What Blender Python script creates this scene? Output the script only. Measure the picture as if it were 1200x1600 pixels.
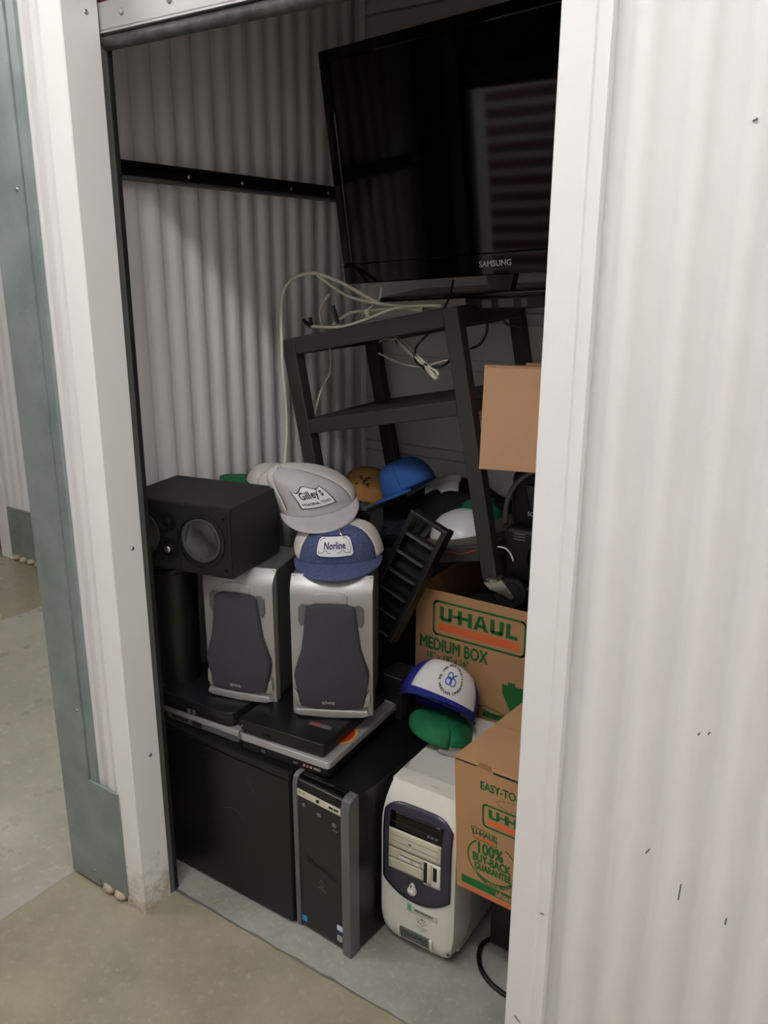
import bpy, bmesh, math, random
from mathutils import Matrix, Vector, Euler
random.seed(4)
for o in list(bpy.data.objects): bpy.data.objects.remove(o)
SC = bpy.context.scene; COL = SC.collection

# ------------------------------------------------------------------ camera
F = 1302.4; YAW, PIT, ROL = 0.592615, 0.286106, 0.00323854
CAM = Vector((0, 0, 1.57))
fw = Vector((-math.sin(YAW)*math.cos(PIT), math.cos(YAW)*math.cos(PIT), -math.sin(PIT)))
rt = fw.cross(Vector((0, 0, 1))).normalized(); up = rt.cross(fw)
rt, up = math.cos(ROL)*rt + math.sin(ROL)*up, -math.sin(ROL)*rt + math.cos(ROL)*up
cd = bpy.data.cameras.new('camera'); cam = bpy.data.objects.new('camera', cd); COL.objects.link(cam)
cd.sensor_fit = 'VERTICAL'; cd.sensor_height = 32; cd.lens = F*32/1600; cd.clip_start = .02
cam.matrix_world = Matrix(((rt.x, up.x, -fw.x, CAM.x), (rt.y, up.y, -fw.y, CAM.y), (rt.z, up.z, -fw.z, CAM.z), (0, 0, 0, 1)))
SC.camera = cam
def px(x, y, Y=None, Z=None, X=None):
    d = fw + rt*((x-600)/F) - up*((y-800)/F)
    if Y is not None: k = (Y-CAM.y)/d.y
    elif Z is not None: k = (Z-CAM.z)/d.z
    else: k = (X-CAM.x)/d.x
    return CAM + d*k

# ------------------------------------------------------------------ world, exposure
W = bpy.data.worlds.new('world'); SC.world = W; W.use_nodes = True
W.node_tree.nodes['Background'].inputs[0].default_value = (.9, .95, 1, 1)
W.node_tree.nodes['Background'].inputs[1].default_value = .02
SC.view_settings.view_transform = 'Standard'; SC.view_settings.look = 'None'
SC.view_settings.gamma = 1; SC.view_settings.use_curve_mapping = False
SC.view_settings.exposure = 0.6
LAMP = 27.5          # emission of the ceiling tubes

# ------------------------------------------------------------------ materials
def lin(c): return tuple(((v/255)/12.92 if v/255 <= .04045 else ((v/255+.055)/1.055)**2.4) for v in c)
MATS = {}
def mat(name, rgb, rough=.5, metal=0., spec=.5, vary=0., vscale=8., rgb2=None, bump=0., bscale=60., emit=0., coat=0., stretch=None, trans=0.):
    if name in MATS: return MATS[name]
    m = bpy.data.materials.new(name); m.use_nodes = True; nt = m.node_tree; b = nt.nodes['Principled BSDF']
    c = lin(rgb); b.inputs['Base Color'].default_value = (*c, 1)
    b.inputs['Roughness'].default_value = rough; b.inputs['Metallic'].default_value = metal
    b.inputs['Specular IOR Level'].default_value = spec; b.inputs['Coat Weight'].default_value = coat
    b.inputs['Transmission Weight'].default_value = trans
    if emit: b.inputs['Emission Color'].default_value = (*c, 1); b.inputs['Emission Strength'].default_value = emit
    if vary or rgb2 or bump:
        tc = nt.nodes.new('ShaderNodeTexCoord'); mp = nt.nodes.new('ShaderNodeMapping')
        nt.links.new(tc.outputs['Object'], mp.inputs[0])
        if stretch: mp.inputs['Scale'].default_value = stretch
    if vary or rgb2:
        n = nt.nodes.new('ShaderNodeTexNoise'); n.inputs['Scale'].default_value = vscale; n.inputs['Detail'].default_value = 6; n.inputs['Roughness'].default_value = .62
        nt.links.new(mp.outputs[0], n.inputs['Vector'])
        r = nt.nodes.new('ShaderNodeValToRGB'); r.color_ramp.elements[0].position = .35; r.color_ramp.elements[1].position = .68
        c2 = lin(rgb2) if rgb2 else tuple(min(1, v*(1+vary)) for v in c)
        c1 = c if rgb2 else tuple(v*(1-vary) for v in c)
        r.color_ramp.elements[0].color = (*c1, 1); r.color_ramp.elements[1].color = (*c2, 1)
        nt.links.new(n.outputs['Fac'], r.inputs[0]); nt.links.new(r.outputs[0], b.inputs['Base Color'])
        ma = nt.nodes.new('ShaderNodeMapRange'); ma.inputs[3].default_value = rough*.8; ma.inputs[4].default_value = min(1, rough*1.25)
        nt.links.new(n.outputs['Fac'], ma.inputs[0]); nt.links.new(ma.outputs[0], b.inputs['Roughness'])
    if bump:
        n2 = nt.nodes.new('ShaderNodeTexNoise'); n2.inputs['Scale'].default_value = bscale; n2.inputs['Detail'].default_value = 4
        nt.links.new(mp.outputs[0], n2.inputs['Vector'])
        bp = nt.nodes.new('ShaderNodeBump'); bp.inputs['Strength'].default_value = bump; bp.inputs['Distance'].default_value = .004
        nt.links.new(n2.outputs['Fac'], bp.inputs['Height']); nt.links.new(bp.outputs[0], b.inputs['Normal'])
    MATS[name] = m; return m
def concrete(name, c1, c2, c3, rough, scale=2.2):
    m = bpy.data.materials.new(name); m.use_nodes = True; nt = m.node_tree; b = nt.nodes['Principled BSDF']
    tc = nt.nodes.new('ShaderNodeTexCoord')
    def noise(s, d=8, ro=.65):
        n = nt.nodes.new('ShaderNodeTexNoise'); n.inputs['Scale'].default_value = s; n.inputs['Detail'].default_value = d; n.inputs['Roughness'].default_value = ro
        nt.links.new(tc.outputs['Object'], n.inputs['Vector']); return n
    def ramp(n, a, p, c, q):
        r = nt.nodes.new('ShaderNodeValToRGB'); r.color_ramp.elements[0].position = p; r.color_ramp.elements[1].position = q
        r.color_ramp.elements[0].color = (*a, 1); r.color_ramp.elements[1].color = (*c, 1); nt.links.new(n.outputs['Fac'], r.inputs[0]); return r
    r1 = ramp(noise(scale), lin(c1), .35, lin(c2), .68)
    r2 = ramp(noise(scale*14, 10, .75), (0, 0, 0), .53, (1, 1, 1), .72)
    mx = nt.nodes.new('ShaderNodeMixRGB'); nt.links.new(r2.outputs[0], mx.inputs[0]); nt.links.new(r1.outputs[0], mx.inputs[1]); mx.inputs[2].default_value = (*lin(c3), 1)
    r3 = ramp(noise(160, 3), (0, 0, 0), .66, (1, 1, 1), .74)
    mx2 = nt.nodes.new('ShaderNodeMixRGB'); mx2.blend_type = 'MULTIPLY'; nt.links.new(r3.outputs[0], mx2.inputs[0]); nt.links.new(mx.outputs[0], mx2.inputs[1]); mx2.inputs[2].default_value = (.62, .6, .56, 1)
    nt.links.new(mx2.outputs[0], b.inputs['Base Color'])
    ma = nt.nodes.new('ShaderNodeMapRange'); ma.inputs[1].default_value = .3; ma.inputs[2].default_value = .7; ma.inputs[3].default_value = rough*.8; ma.inputs[4].default_value = rough*1.35
    nt.links.new(noise(scale*3).outputs['Fac'], ma.inputs[0]); nt.links.new(ma.outputs[0], b.inputs['Roughness'])
    bp = nt.nodes.new('ShaderNodeBump'); bp.inputs['Strength'].default_value = .12; bp.inputs['Distance'].default_value = .003
    nt.links.new(noise(90, 5).outputs['Fac'], bp.inputs['Height']); nt.links.new(bp.outputs[0], b.inputs['Normal'])
    return m
M_white = mat('white_painted_steel', (226, 225, 223), .38, vary=.02, vscale=3)
def dirty(name, rgb, dirt, hgt):
    m = mat(name, rgb, .42); nt = m.node_tree; b = nt.nodes['Principled BSDF']
    tc = nt.nodes.new('ShaderNodeTexCoord'); n = nt.nodes.new('ShaderNodeTexNoise'); n.inputs['Scale'].default_value = 30; n.inputs['Detail'].default_value = 8; n.inputs['Roughness'].default_value = .7
    sp = nt.nodes.new('ShaderNodeSeparateXYZ'); nt.links.new(tc.outputs['Object'], n.inputs['Vector']); nt.links.new(tc.outputs['Object'], sp.inputs[0])
    a = nt.nodes.new('ShaderNodeMapRange'); a.inputs[1].default_value = 0; a.inputs[2].default_value = hgt; a.inputs[3].default_value = .30; a.inputs[4].default_value = -.22; nt.links.new(sp.outputs['Z'], a.inputs[0])
    ad = nt.nodes.new('ShaderNodeMath'); nt.links.new(n.outputs['Fac'], ad.inputs[0]); nt.links.new(a.outputs[0], ad.inputs[1])
    r = nt.nodes.new('ShaderNodeValToRGB'); r.color_ramp.elements[0].position = .5; r.color_ramp.elements[1].position = .85
    r.color_ramp.elements[0].color = (*lin(rgb), 1); r.color_ramp.elements[1].color = (*lin(dirt), 1); nt.links.new(ad.outputs[0], r.inputs[0]); nt.links.new(r.outputs[0], b.inputs['Base Color']); return m
M_dirtytrim = dirty('scuffed_white_trim', (236, 236, 233), (170, 156, 134), .22)
M_trim = mat('white_trim_steel', (228, 227, 226), .4, vary=.02, vscale=4)
M_jambdirt = mat('scuffed_white_steel', (214, 208, 196), .5, rgb2=(236, 234, 228), vscale=22)
M_inner = mat('unit_wall_steel', (240, 237, 235), .42, vary=.03, vscale=3)
M_galv = mat('galvanized_steel', (138, 150, 148), .42, metal=.55, rgb2=(160, 170, 168), vscale=9, bump=.05)
M_galvd = mat('dull_galvanized_steel', (98, 101, 97), .5, metal=.25, vary=.12, vscale=12)
M_dark = mat('black_steel', (26, 25, 25), .4, metal=.3, vary=.15)
M_blk = mat('black_plastic', (20, 20, 21), .42, vary=.15, vscale=20)
M_blkm = mat('matte_black', (17, 17, 18), .7, vary=.2, vscale=30)
M_blkg = mat('gloss_black', (6, 6, 7), .12)
M_tv = mat('tv_glass', (3, 3, 4), .06, spec=.5)
M_pc = mat('black_case_steel', (11, 11, 12), .36, rgb2=(20, 20, 21), vscale=26, bump=.06, bscale=220)
M_silver = mat('silver_plastic', (178, 177, 176), .38, metal=.45, vary=.04)
M_silverd = mat('dark_silver_plastic', (112, 112, 113), .42, metal=.4, vary=.06)
M_grille = mat('grey_speaker_cloth', (64, 63, 70), .9, vary=.14, vscale=160, bump=.35, bscale=900)
M_vinyl = mat('black_ash_vinyl', (36, 35, 36), .62, vary=.3, vscale=40, bump=.3, bscale=260)
M_cone = mat('speaker_cone', (128, 128, 130), .35, vary=.05, vscale=60)
M_rubber = mat('black_rubber', (16, 16, 16), .6)
M_seal = mat('dusty_rubber_seal', (34, 32, 31), .5, rgb2=(80, 78, 76), vscale=40)
M_card = mat('cardboard', (178, 136, 96), .85, vary=.06, vscale=9, bump=.08, bscale=120)
M_cardin = mat('cardboard_edge', (150, 112, 78), .9)
M_carddk = mat('plain_carton', (198, 154, 118), .85, vary=.05, vscale=7, bump=.06, bscale=100)
M_green = mat('green_print', (22, 104, 44), .8)
M_orange = mat('orange_print', (224, 106, 58), .8)
M_ivory = mat('aged_ivory_plastic', (230, 227, 218), .4, vary=.05, vscale=7)
M_ivory2 = mat('beige_drive_plastic', (206, 200, 178), .45, vary=.05)
M_beigecase = mat('beige_case_steel', (205, 204, 198), .45, vary=.03)
M_purple = mat('dark_violet_plastic', (56, 53, 70), .22, vary=.08, vscale=40)
M_cart = mat('charcoal_powder_coat', (54, 50, 49), .5, vary=.12, vscale=14, bump=.06, bscale=300)
M_chrome = mat('zinc_plated_steel', (190, 188, 180), .25, metal=.9)
M_cable = mat('beige_cable', (222, 216, 194), .45, vary=.05)
M_bcable = mat('black_cable', (12, 12, 13), .4)
M_capgrey = mat('light_grey_cotton', (196, 192, 194), .9, vary=.05, vscale=30, bump=.2, bscale=900)
M_capwhite = mat('white_mesh_cloth', (226, 221, 214), .9, vary=.05, vscale=60, bump=.4, bscale=700)
M_denim = mat('blue_denim', (66, 76, 116), .95, rgb2=(92, 102, 142), vscale=180, bump=.3, bscale=900)
M_patch = mat('white_patch', (236, 236, 238), .8)
M_ink = mat('black_thread', (18, 18, 22), .8)
M_navy = mat('navy_thread', (40, 44, 96), .8)
M_tan = mat('tan_suede', (186, 138, 76), .95, rgb2=(164, 116, 58), vscale=26, bump=.2, bscale=500)
M_blue = mat('blue_cloth', (50, 98, 168), .9, vary=.08, vscale=40)
M_royal = mat('royal_blue_cloth', (32, 44, 140), .85, vary=.08, vscale=40)
M_dkgreen = mat('dark_green_cloth', (22, 70, 58), .9, vary=.1)
M_grn = mat('green_cloth', (16, 108, 66), .7, vary=.15, vscale=24)
M_wcap = mat('white_cotton', (240, 238, 236), .85, vary=.02)
M_expo = mat('bright_blue_print', (52, 112, 196), .8)
M_brimgrey = mat('grey_brim_lining', (150, 146, 140), .9)
M_dome = mat('white_opal_plastic', (226, 228, 226), .3)
M_cloth = mat('black_fabric', (14, 14, 16), .95, vary=.2, vscale=20, bump=.3, bscale=80)
M_paper = mat('white_paper', (228, 228, 230), .8)
M_wood = mat('worn_brown_board', (96, 84, 74), .7, rgb2=(128, 110, 92), vscale=14)
M_red = mat('red_painted_door', (92, 22, 24), .45)
M_lamp = mat('lit_diffuser', (252, 250, 250), .5, emit=LAMP)
M_fl1 = concrete('brown_sealed_concrete', (140, 133, 112), (166, 158, 136), (170, 162, 142), .2, 2.8)
M_fl2 = concrete('pale_grey_concrete', (156, 153, 140), (186, 183, 170), (196, 193, 182), .3, 2.0)
M_fl3 = concrete('tan_concrete', (150, 140, 118), (170, 160, 136), (178, 168, 148), .24, 2.0)
M_fl4 = concrete('unit_slab_concrete', (140, 139, 130), (168, 167, 158), (182, 181, 172), .6, 4.0)
M_ceil = mat('ceiling_paint', (238, 238, 235), .8)
M_joint = mat('joint_dirt', (70, 64, 54), .95, vary=.2, vscale=30)
M_foam = mat('pale_foam_strip', (188, 176, 152), .9, vary=.1)

# ------------------------------------------------------------------ mesh helpers
I4 = Matrix.Identity(4)
def T(x, y, z): return Matrix.Translation((x, y, z))
def pose(x, y, z, rx=0, ry=0, rz=0): return T(x, y, z) @ Euler((rx, ry, rz), 'XYZ').to_matrix().to_4x4()
class MB:
    def __init__(s): s.v = []; s.f = []
    def add(s, vs, fs, M=None):
        n = len(s.v)
        for p in vs:
            p = Vector(p); s.v.append(tuple(M @ p if M is not None else p))
        s.f += [tuple(i+n for i in f) for f in fs]; return s
    def box(s, x0, x1, y0, y1, z0, z1, M=None, b=0., seg=2):
        if b > 0:
            bm = bmesh.new(); bmesh.ops.create_cube(bm, size=1)
            for v in bm.verts: v.co = Vector(((x0+x1)/2+v.co.x*(x1-x0), (y0+y1)/2+v.co.y*(y1-y0), (z0+z1)/2+v.co.z*(z1-z0)))
            bmesh.ops.bevel(bm, geom=bm.edges[:], offset=b, segments=seg, affect='EDGES', profile=.5)
            s.addbm(bm, M); return s
        vs = [(x, y, z) for z in (z0, z1) for y in (y0, y1) for x in (x0, x1)]
        return s.add(vs, [(0, 2, 3, 1), (4, 5, 7, 6), (0, 1, 5, 4), (2, 6, 7, 3), (0, 4, 6, 2), (1, 3, 7, 5)], M)
    def addbm(s, bm, M=None):
        bm.verts.index_update()
        s.add([v.co.copy() for v in bm.verts], [tuple(v.index for v in f.verts) for f in bm.faces], M); bm.free(); return s
    def prism(s, pts, a, b, plane='xz', M=None, bev=0.):
        # outline extruded from a to b along the third axis
        bm = bmesh.new()
        def P(p, t): return {'xz': (p[0], t, p[1]), 'xy': (p[0], p[1], t), 'yz': (t, p[0], p[1])}[plane]
        va = [bm.verts.new(P(p, a)) for p in pts]; vb = [bm.verts.new(P(p, b)) for p in pts]; n = len(pts)
        fa = bm.faces.new(va); fb = bm.faces.new(vb[::-1])
        for i in range(n): bm.faces.new((va[i], vb[i], vb[(i+1) % n], va[(i+1) % n]))
        bmesh.ops.recalc_face_normals(bm, faces=bm.faces[:])
        if bev: bmesh.ops.bevel(bm, geom=[e for e in fa.edges], offset=bev, segments=3, affect='EDGES', profile=.5)
        return s.addbm(bm, M)
    def lathe(s, prof, n=32, M=None):
        vs = []; fs = []
        for r, z in prof:
            for i in range(n):
                a = 2*math.pi*i/n; vs.append((r*math.cos(a), r*math.sin(a), z))
        for k in range(len(prof)-1):
            for i in range(n):
                j = (i+1) % n; fs.append((k*n+i, k*n+j, (k+1)*n+j, (k+1)*n+i))
        if prof[0][0] > 1e-5: fs.append(tuple(range(n))[::-1])
        if prof[-1][0] > 1e-5: fs.append(tuple((len(prof)-1)*n+i for i in range(n)))
        return s.add(vs, fs, M)
    def tube(s, pts, r, n=8, sub=6, cap=True):
        P = [Vector(p) for p in pts]
        if sub > 1 and len(P) > 2:
            Q = []
            for i in range(len(P)-1):
                p0 = P[max(i-1, 0)]; p1 = P[i]; p2 = P[i+1]; p3 = P[min(i+2, len(P)-1)]
                for k in range(sub):
                    t = k/sub; Q.append(.5*((2*p1)+(p2-p0)*t+(2*p0-5*p1+4*p2-p3)*t*t+(3*p1-p0-3*p2+p3)*t**3))
            Q.append(P[-1]); P = Q
        vs = []; fs = []; N = None
        for i, p in enumerate(P):
            d = (P[min(i+1, len(P)-1)]-P[max(i-1, 0)]).normalized()
            if N is None: N = d.orthogonal().normalized()
            N = (N-d*N.dot(d)).normalized(); B = d.cross(N); rr = r[i] if isinstance(r, list) else r
            for k in range(n):
                a = 2*math.pi*k/n; vs.append(p+N*(math.cos(a)*rr)+B*(math.sin(a)*rr))
        for i in range(len(P)-1):
            for k in range(n):
                j = (k+1) % n; fs.append((i*n+k, i*n+j, (i+1)*n+j, (i+1)*n+k))
        if cap: fs.append(tuple(range(n))[::-1]); fs.append(tuple((len(P)-1)*n+k for k in range(n)))
        return s.add(vs, fs)
    def grid(s, fn, nu, nv, M=None, wrap=False):
        vs = [fn(i/nu, j/nv) for j in range(nv+1) for i in range(nu+1)]
        fs = [(j*(nu+1)+i, j*(nu+1)+i+1, (j+1)*(nu+1)+i+1, (j+1)*(nu+1)+i) for j in range(nv) for i in range(nu)]
        return s.add(vs, fs, M)
    def build(s, name, m, parent=None, M=None, smooth=False, angle=None, solid=0.):
        me = bpy.data.meshes.new(name); me.from_pydata(s.v, [], s.f); me.update()
        bm = bmesh.new(); bm.from_mesh(me)
        bmesh.ops.remove_doubles(bm, verts=bm.verts[:], dist=1e-6)
        bmesh.ops.recalc_face_normals(bm, faces=bm.faces[:]); bm.to_mesh(me); bm.free()
        me.materials.append(m)
        if smooth:
            me.polygons.foreach_set('use_smooth', [True]*len(me.polygons))
            if angle is not None: me.set_sharp_from_angle(angle=math.radians(angle))
        o = bpy.data.objects.new(name, me); COL.objects.link(o)
        if parent is not None: o.parent = parent
        if M is not None: o.matrix_local = M
        if solid:
            md = o.modifiers.new('thickness', 'SOLIDIFY'); md.thickness = solid; md.offset = -1
        return o
def thing(name, label, cat, M=I4, group=None):
    o = bpy.data.objects.new(name, None); COL.objects.link(o); o.matrix_world = M; o.empty_display_size = .05
    o['label'] = label; o['category'] = cat
    if group: o['group'] = group
    return o
def tag(o, label, cat, group=None):
    o['label'] = label; o['category'] = cat
    if group: o['group'] = group
    return o
def struct(o, label=None, cat=None):
    o['kind'] = 'structure'
    if label: o['label'] = label
    if cat: o['category'] = cat
    return o
def rrect(x0, x1, z0, z1, r, n=5):
    pts = []
    for cx, cz, a0 in ((x1-r, z1-r, 0), (x0+r, z1-r, 90), (x0+r, z0+r, 180), (x1-r, z0+r, 270)):
        for k in range(n+1):
            a = math.radians(a0+90*k/n); pts.append((cx+r*math.cos(a), cz+r*math.sin(a)))
    return pts
def strip(path, w, closed=False):
    # flat ribbon polygons along a 2D path, list of quads
    qs = []; n = len(path)
    for i in range(n if closed else n-1):
        a = Vector(path[i]); b = Vector(path[(i+1) % n]); d = (b-a)
        if d.length < 1e-7: continue
        d.normalize(); p = Vector((-d.y, d.x))*w/2; e = d*w*.3
        qs.append([tuple(a-e-p), tuple(b+e-p), tuple(b+e+p), tuple(a-e+p)])
    return qs
TXT = {}
def text_tris(body, size=1., xs=1., bold=0., align='CENTER', shear=0.):
    c = bpy.data.curves.new('txt', 'FONT'); c.body = body; c.size = size; c.offset = bold; c.align_x = align; c.resolution_u = 3; c.shear = shear
    o = bpy.data.objects.new('txt', c); COL.objects.link(o)
    dg = bpy.context.evaluated_depsgraph_get(); me = bpy.data.meshes.new_from_object(o.evaluated_get(dg))
    vs = [(v.co.x*xs, v.co.y) for v in me.vertices]; fs = [tuple(p.vertices) for p in me.polygons]
    bpy.data.objects.remove(o); bpy.data.meshes.remove(me); bpy.data.curves.remove(c)
    return vs, fs
class Flat:
    """flat print laid on a surface: 2D shapes mapped to 3D by fn(u,v)"""
    def __init__(s): s.v = []; s.f = []; s.lay = {}
    def poly(s, pts):
        n = len(s.v); s.v += [tuple(p) for p in pts]; s.f.append(tuple(range(n, n+len(pts)))); return s
    def quads(s, qs):
        for q in qs: s.poly(q)
        return s
    def text(s, body, x, y, size, rot=0., **k):
        bd = k.pop('bold', 0.); vs, fs = text_tris(body, size, **k); c, sn = math.cos(rot), math.sin(rot)
        for j, e in enumerate(((-bd, 0), (bd, 0), (0, bd), (0, -bd)) if bd else ((0, 0),)):     # thicker strokes from shifted copies
            n = len(s.v); s.lay.update({n+q: j for q in range(len(vs))}); s.v += [(x+(a+e[0])*c-(b+e[1])*sn, y+(a+e[0])*sn+(b+e[1])*c) for a, b in vs]; s.f += [tuple(i+n for i in f) for f in fs]
        return s
    def ring(s, body, x, y, R, size, a0, step, inward=False, **k):
        for i, ch in enumerate(body):
            a = a0-step*i if not inward else a0+step*i
            rot = a-math.pi/2 if not inward else a+math.pi/2
            if ch != ' ': s.text(ch, x+R*math.cos(a), y+R*math.sin(a), size, rot, **k)
        return s
    def build(s, name, m, parent, fn=None, off=.0006):
        fn = fn or (lambda u, v: (u, -off, v))
        b = MB(); flat = fn.__name__ == '<lambda>'
        b.add([(lambda q: (q[0], q[1]-.00008*s.lay.get(i, 0), q[2]) if flat else q)(fn(*p)) for i, p in enumerate(s.v)], s.f)
        me = bpy.data.meshes.new(name); me.from_pydata(b.v, [], b.f); me.update(); me.materials.append(m)
        o = bpy.data.objects.new(name, me); COL.objects.link(o); o.parent = parent; return o

# ------------------------------------------------------------------ the setting
YF = 1.102; XL = -1.68; YB = 2.36; XR = -0.26; ZC = 3.02
def slab(name, x0, x1, y0, y1, m, parent):
    return MB().box(x0, x1, y0, y1, -.08, 0, b=.002, seg=1).build(name, m, parent)
fl = MB().box(-7, 5.7, -1.4, 4, -.2, -.081).build('floor', M_joint); struct(fl)
def jag(x0, x1, y, amp): return [(x0+(x1-x0)*k/70, y+amp*(random.random()-.5)) for k in range(71)]
je = jag(-1.7435, 0, 1.2025, .004)
MB().prism([(-1.7435, -1.4), (5.7, -1.4), (5.7, 1.2025)]+je[::-1], -.08, 0, 'xy').build('slab', M_fl1, fl)
MB().prism([(XR+.3, 4), (XL-.063, 4)]+jag(XL-.063, XR+.3, 1.2095, .005), -.08, 0, 'xy').build('slab', M_fl4, fl)
slab('slab', -3.438, -1.7465, -1.4, 4, M_fl2, fl); slab('slab', -7, -3.441, -1.4, 4, M_fl3, fl)
cl = MB().box(-7, 5.7, -1.0, 4, ZC, ZC+.1).build('ceiling', M_ceil); struct(cl)

PITCH = .0678
def corr(x, amp=.0055):          # rounded trapezoid corrugation
    s = math.sin(2*math.pi*x/PITCH); return amp*math.tanh(1.8*s)/math.tanh(1.8)
def vsheet(a0, a1, z0, z1, fn, amp=.0055, ph=0., n=14):
    b = MB(); k = max(2, int((a1-a0)/PITCH*n))
    b.grid(lambda u, v: fn(a0+(a1-a0)*u, z0+(z1-z0)*v, corr(a0+(a1-a0)*u+ph, amp)), k, 1); return b
# facade to the right of the opening
wf = vsheet(-.4105, 5.6, .012, ZC, lambda a, z, d: (a, YF+.0095+d, z), .009, .012).build('wall_front', M_white, smooth=True); struct(wf)
MB().box(-.41, 5.6, YF+.03, YF+.035, 0, ZC).build('backing', M_galvd, wf)
# jamb trims: bent sheet profiles in plan
def plan(pts, th, z0, z1):
    b = MB(); n = len(pts)
    b.grid(lambda u, v: (*pts[round(u*(n-1))], z0+(z1-z0)*v), n-1, 1); return b
tr = plan([(-.4085, YF+.03), (-.4085, YF-.0015), (-.426, YF-.0015), (-.4285, YF-.005), (-.4735, YF-.005), (-.475, YF-.0035), (-.475, YF+.081), (-.46, YF+.081)], 0, .0, ZC).build('trim_1', M_trim, solid=.0012)
struct(tr)
tl = plan([(-1.525, YF+.005), (-1.524, YF-.002), (-1.4635, YF-.002), (-1.462, YF), (-1.462, YF+.081), (-1.475, YF+.081)], 0, .0, ZC).build('trim_2', M_dirtytrim, solid=-.0012); struct(tl)
for z in (.96, 2.03, .43):
    MB().lathe([(0, .003), (.004, .0025), (.006, 0)], 10, T(-1.462, YF+.055, z) @ Matrix.Rotation(math.pi/2, 4, 'Y')).build('screw', M_chrome, tl, smooth=True)
wl0 = vsheet(-1.606, -1.522, .05, ZC, lambda a, z, d: (a, YF+.0075+d, z), .0055, .045).build('wall_front_left', M_white, smooth=True); struct(wl0)
# galvanized corner post and kick plate
po = plan([(-1.604, YF+.006), (-1.604, YF-.001), (-1.628, YF-.001), (-1.630, YF+.003), (-1.632, YF-.005), (-1.741, YF-.005), (-1.743, YF-.003), (-1.743, YF+.12)], 0, .012, ZC).build('trim_3', M_galv, solid=-.0015); struct(po)
for z in (.52, 1.72, .05):
    MB().lathe([(0, .003), (.004, .0025), (.006, 0)], 10, T(-1.65, YF-.005, z) @ Matrix.Rotation(math.pi/2, 4, 'X')).build('screw', M_chrome, po, smooth=True)
kp = MB().box(-1.632, -1.519, YF-.0065, YF-.003, .032, .318).box(-1.632, -1.519, YF-.0065, YF-.001, .316, .330, b=.002).build('baseboard_front', M_galv); struct(kp)
for x in (-1.60, -1.555):
    MB().lathe([(0, -.016), (.016, -.012), (.022, .0), (.016, .012), (0, .016)], 12, T(x, YF+.006, .017)).build('foam_plug', M_foam, kp, smooth=True)
# side passage: end of the row of lockers and the wall beyond
ws = vsheet(YF+.1, 2.5, .012, ZC, lambda a, z, d: (-1.743+d, a, z)).build('wall_side', M_white, smooth=True); struct(ws)
wp = vsheet(-4.17, -1.72, .02, ZC, lambda a, z, d: (a, 2.5+d, z), .004).build('wall_passage', M_white, smooth=True); struct(wp)
bb = MB().box(-4.172, -1.75, 2.486, 2.494, .03, .292).box(-4.172, -1.75, 2.484, 2.498, .29, .302, b=.002).build('baseboard_passage', M_galv); struct(bb)
for k in range(9):
    MB().lathe([(.0, -.014), (.02, -.01), (.028, .0), (.02, .012), (0, .016)], 10, T(-4.13+k*.0678, 2.487, .016)).build('foam_plug', M_foam, bb, smooth=True)
tp = MB().box(-4.262, -4.172, 2.478, 2.54, 0, ZC, b=.004).build('trim_4', M_trim); struct(tp)
d2 = vsheet(-5.6, -4.262, .06, 2.2, lambda a, z, d: (a, 2.55+d, z), .004).build('door_2', M_white, smooth=True); struct(d2)
MB().box(-5.6, -4.262, 2.535, 2.565, .03, .075, b=.004).build('bottom_bar', M_galvd, d2)
h = MB().box(-4.36, -4.30, 2.51, 2.54, 1.07, 1.19, b=.008).build('latch', M_dark, d2)
struct(MB().box(-7, -5.6, 2.5, 2.6, 0, ZC).box(-5.6, -4.2, 2.5, 2.6, 2.2, ZC).box(-7.1, -7, -1.2, 2.6, 0, ZC).build('wall_far', M_white))
struct(MB().box(-7, 5.7, -.86, -.76, 0, ZC).build('wall_opposite', M_white))
for i_, (xa, xb) in enumerate(((-4.6, -3.5), (-2.7, -1.6), (1.4, 2.5))):
    o = MB().grid(lambda u, v: (xa+(xb-xa)*u, -.757+.006*math.sin(v*46*math.pi), .03+2.05*v), 1, 184).build('door_%d' % (i_+3), M_red, smooth=True); struct(o)
struct(MB().box(5.6, 5.7, -.8, 2, 0, ZC).build('wall_end', M_white))
# unit walls: two lapped corrugated panels on the left, ribbed liner at the back
wl = MB().box(XL-.03, XL-.024, YF+.12, YB+.1, 0, ZC).build('wall_left', M_inner); struct(wl)
vsheet(1.20, 1.539, 0, ZC, lambda a, z, d: (XL-.006+d, a, z), .0078, .02).build('panel', M_inner, wl, smooth=True)
vsheet(1.528, YB, 0, ZC, lambda a, z, d: (XL-.0085+d, a, z), .0078, .02).build('panel', M_inner, wl, smooth=True)
prof = []
z = .15*0+.052-.0
while z < ZC:
    prof += [(z, 0), (z+.001, .018), (z+.010, .018), (z+.011, 0), (z+.034, 0), (z+.035, .02), (z+.050, .02), (z+.052, 0)]; z += .15
prof = [(a, b) for a, b in prof if a > 0]
wb = MB(); n = len(prof)
wb.grid(lambda u, v: (XL+(XR-XL)*u, YB+prof[round(v*(n-1))][1], prof[round(v*(n-1))][0]), 1, n-1)
wb = wb.build('wall_back', M_inner); struct(wb)
struct(vsheet(YF+.04, YB, 0, ZC, lambda a, z, d: (XR+.006+d, a, z)).build('wall_right', M_inner, smooth=True))
ct = plan([(XL+.002, YB-.035), (XL+.002, YB-.012), (XL+.025, YB-.012)], 0, 0, ZC).build('trim_5', M_inner, solid=.001); struct(ct)
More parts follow.
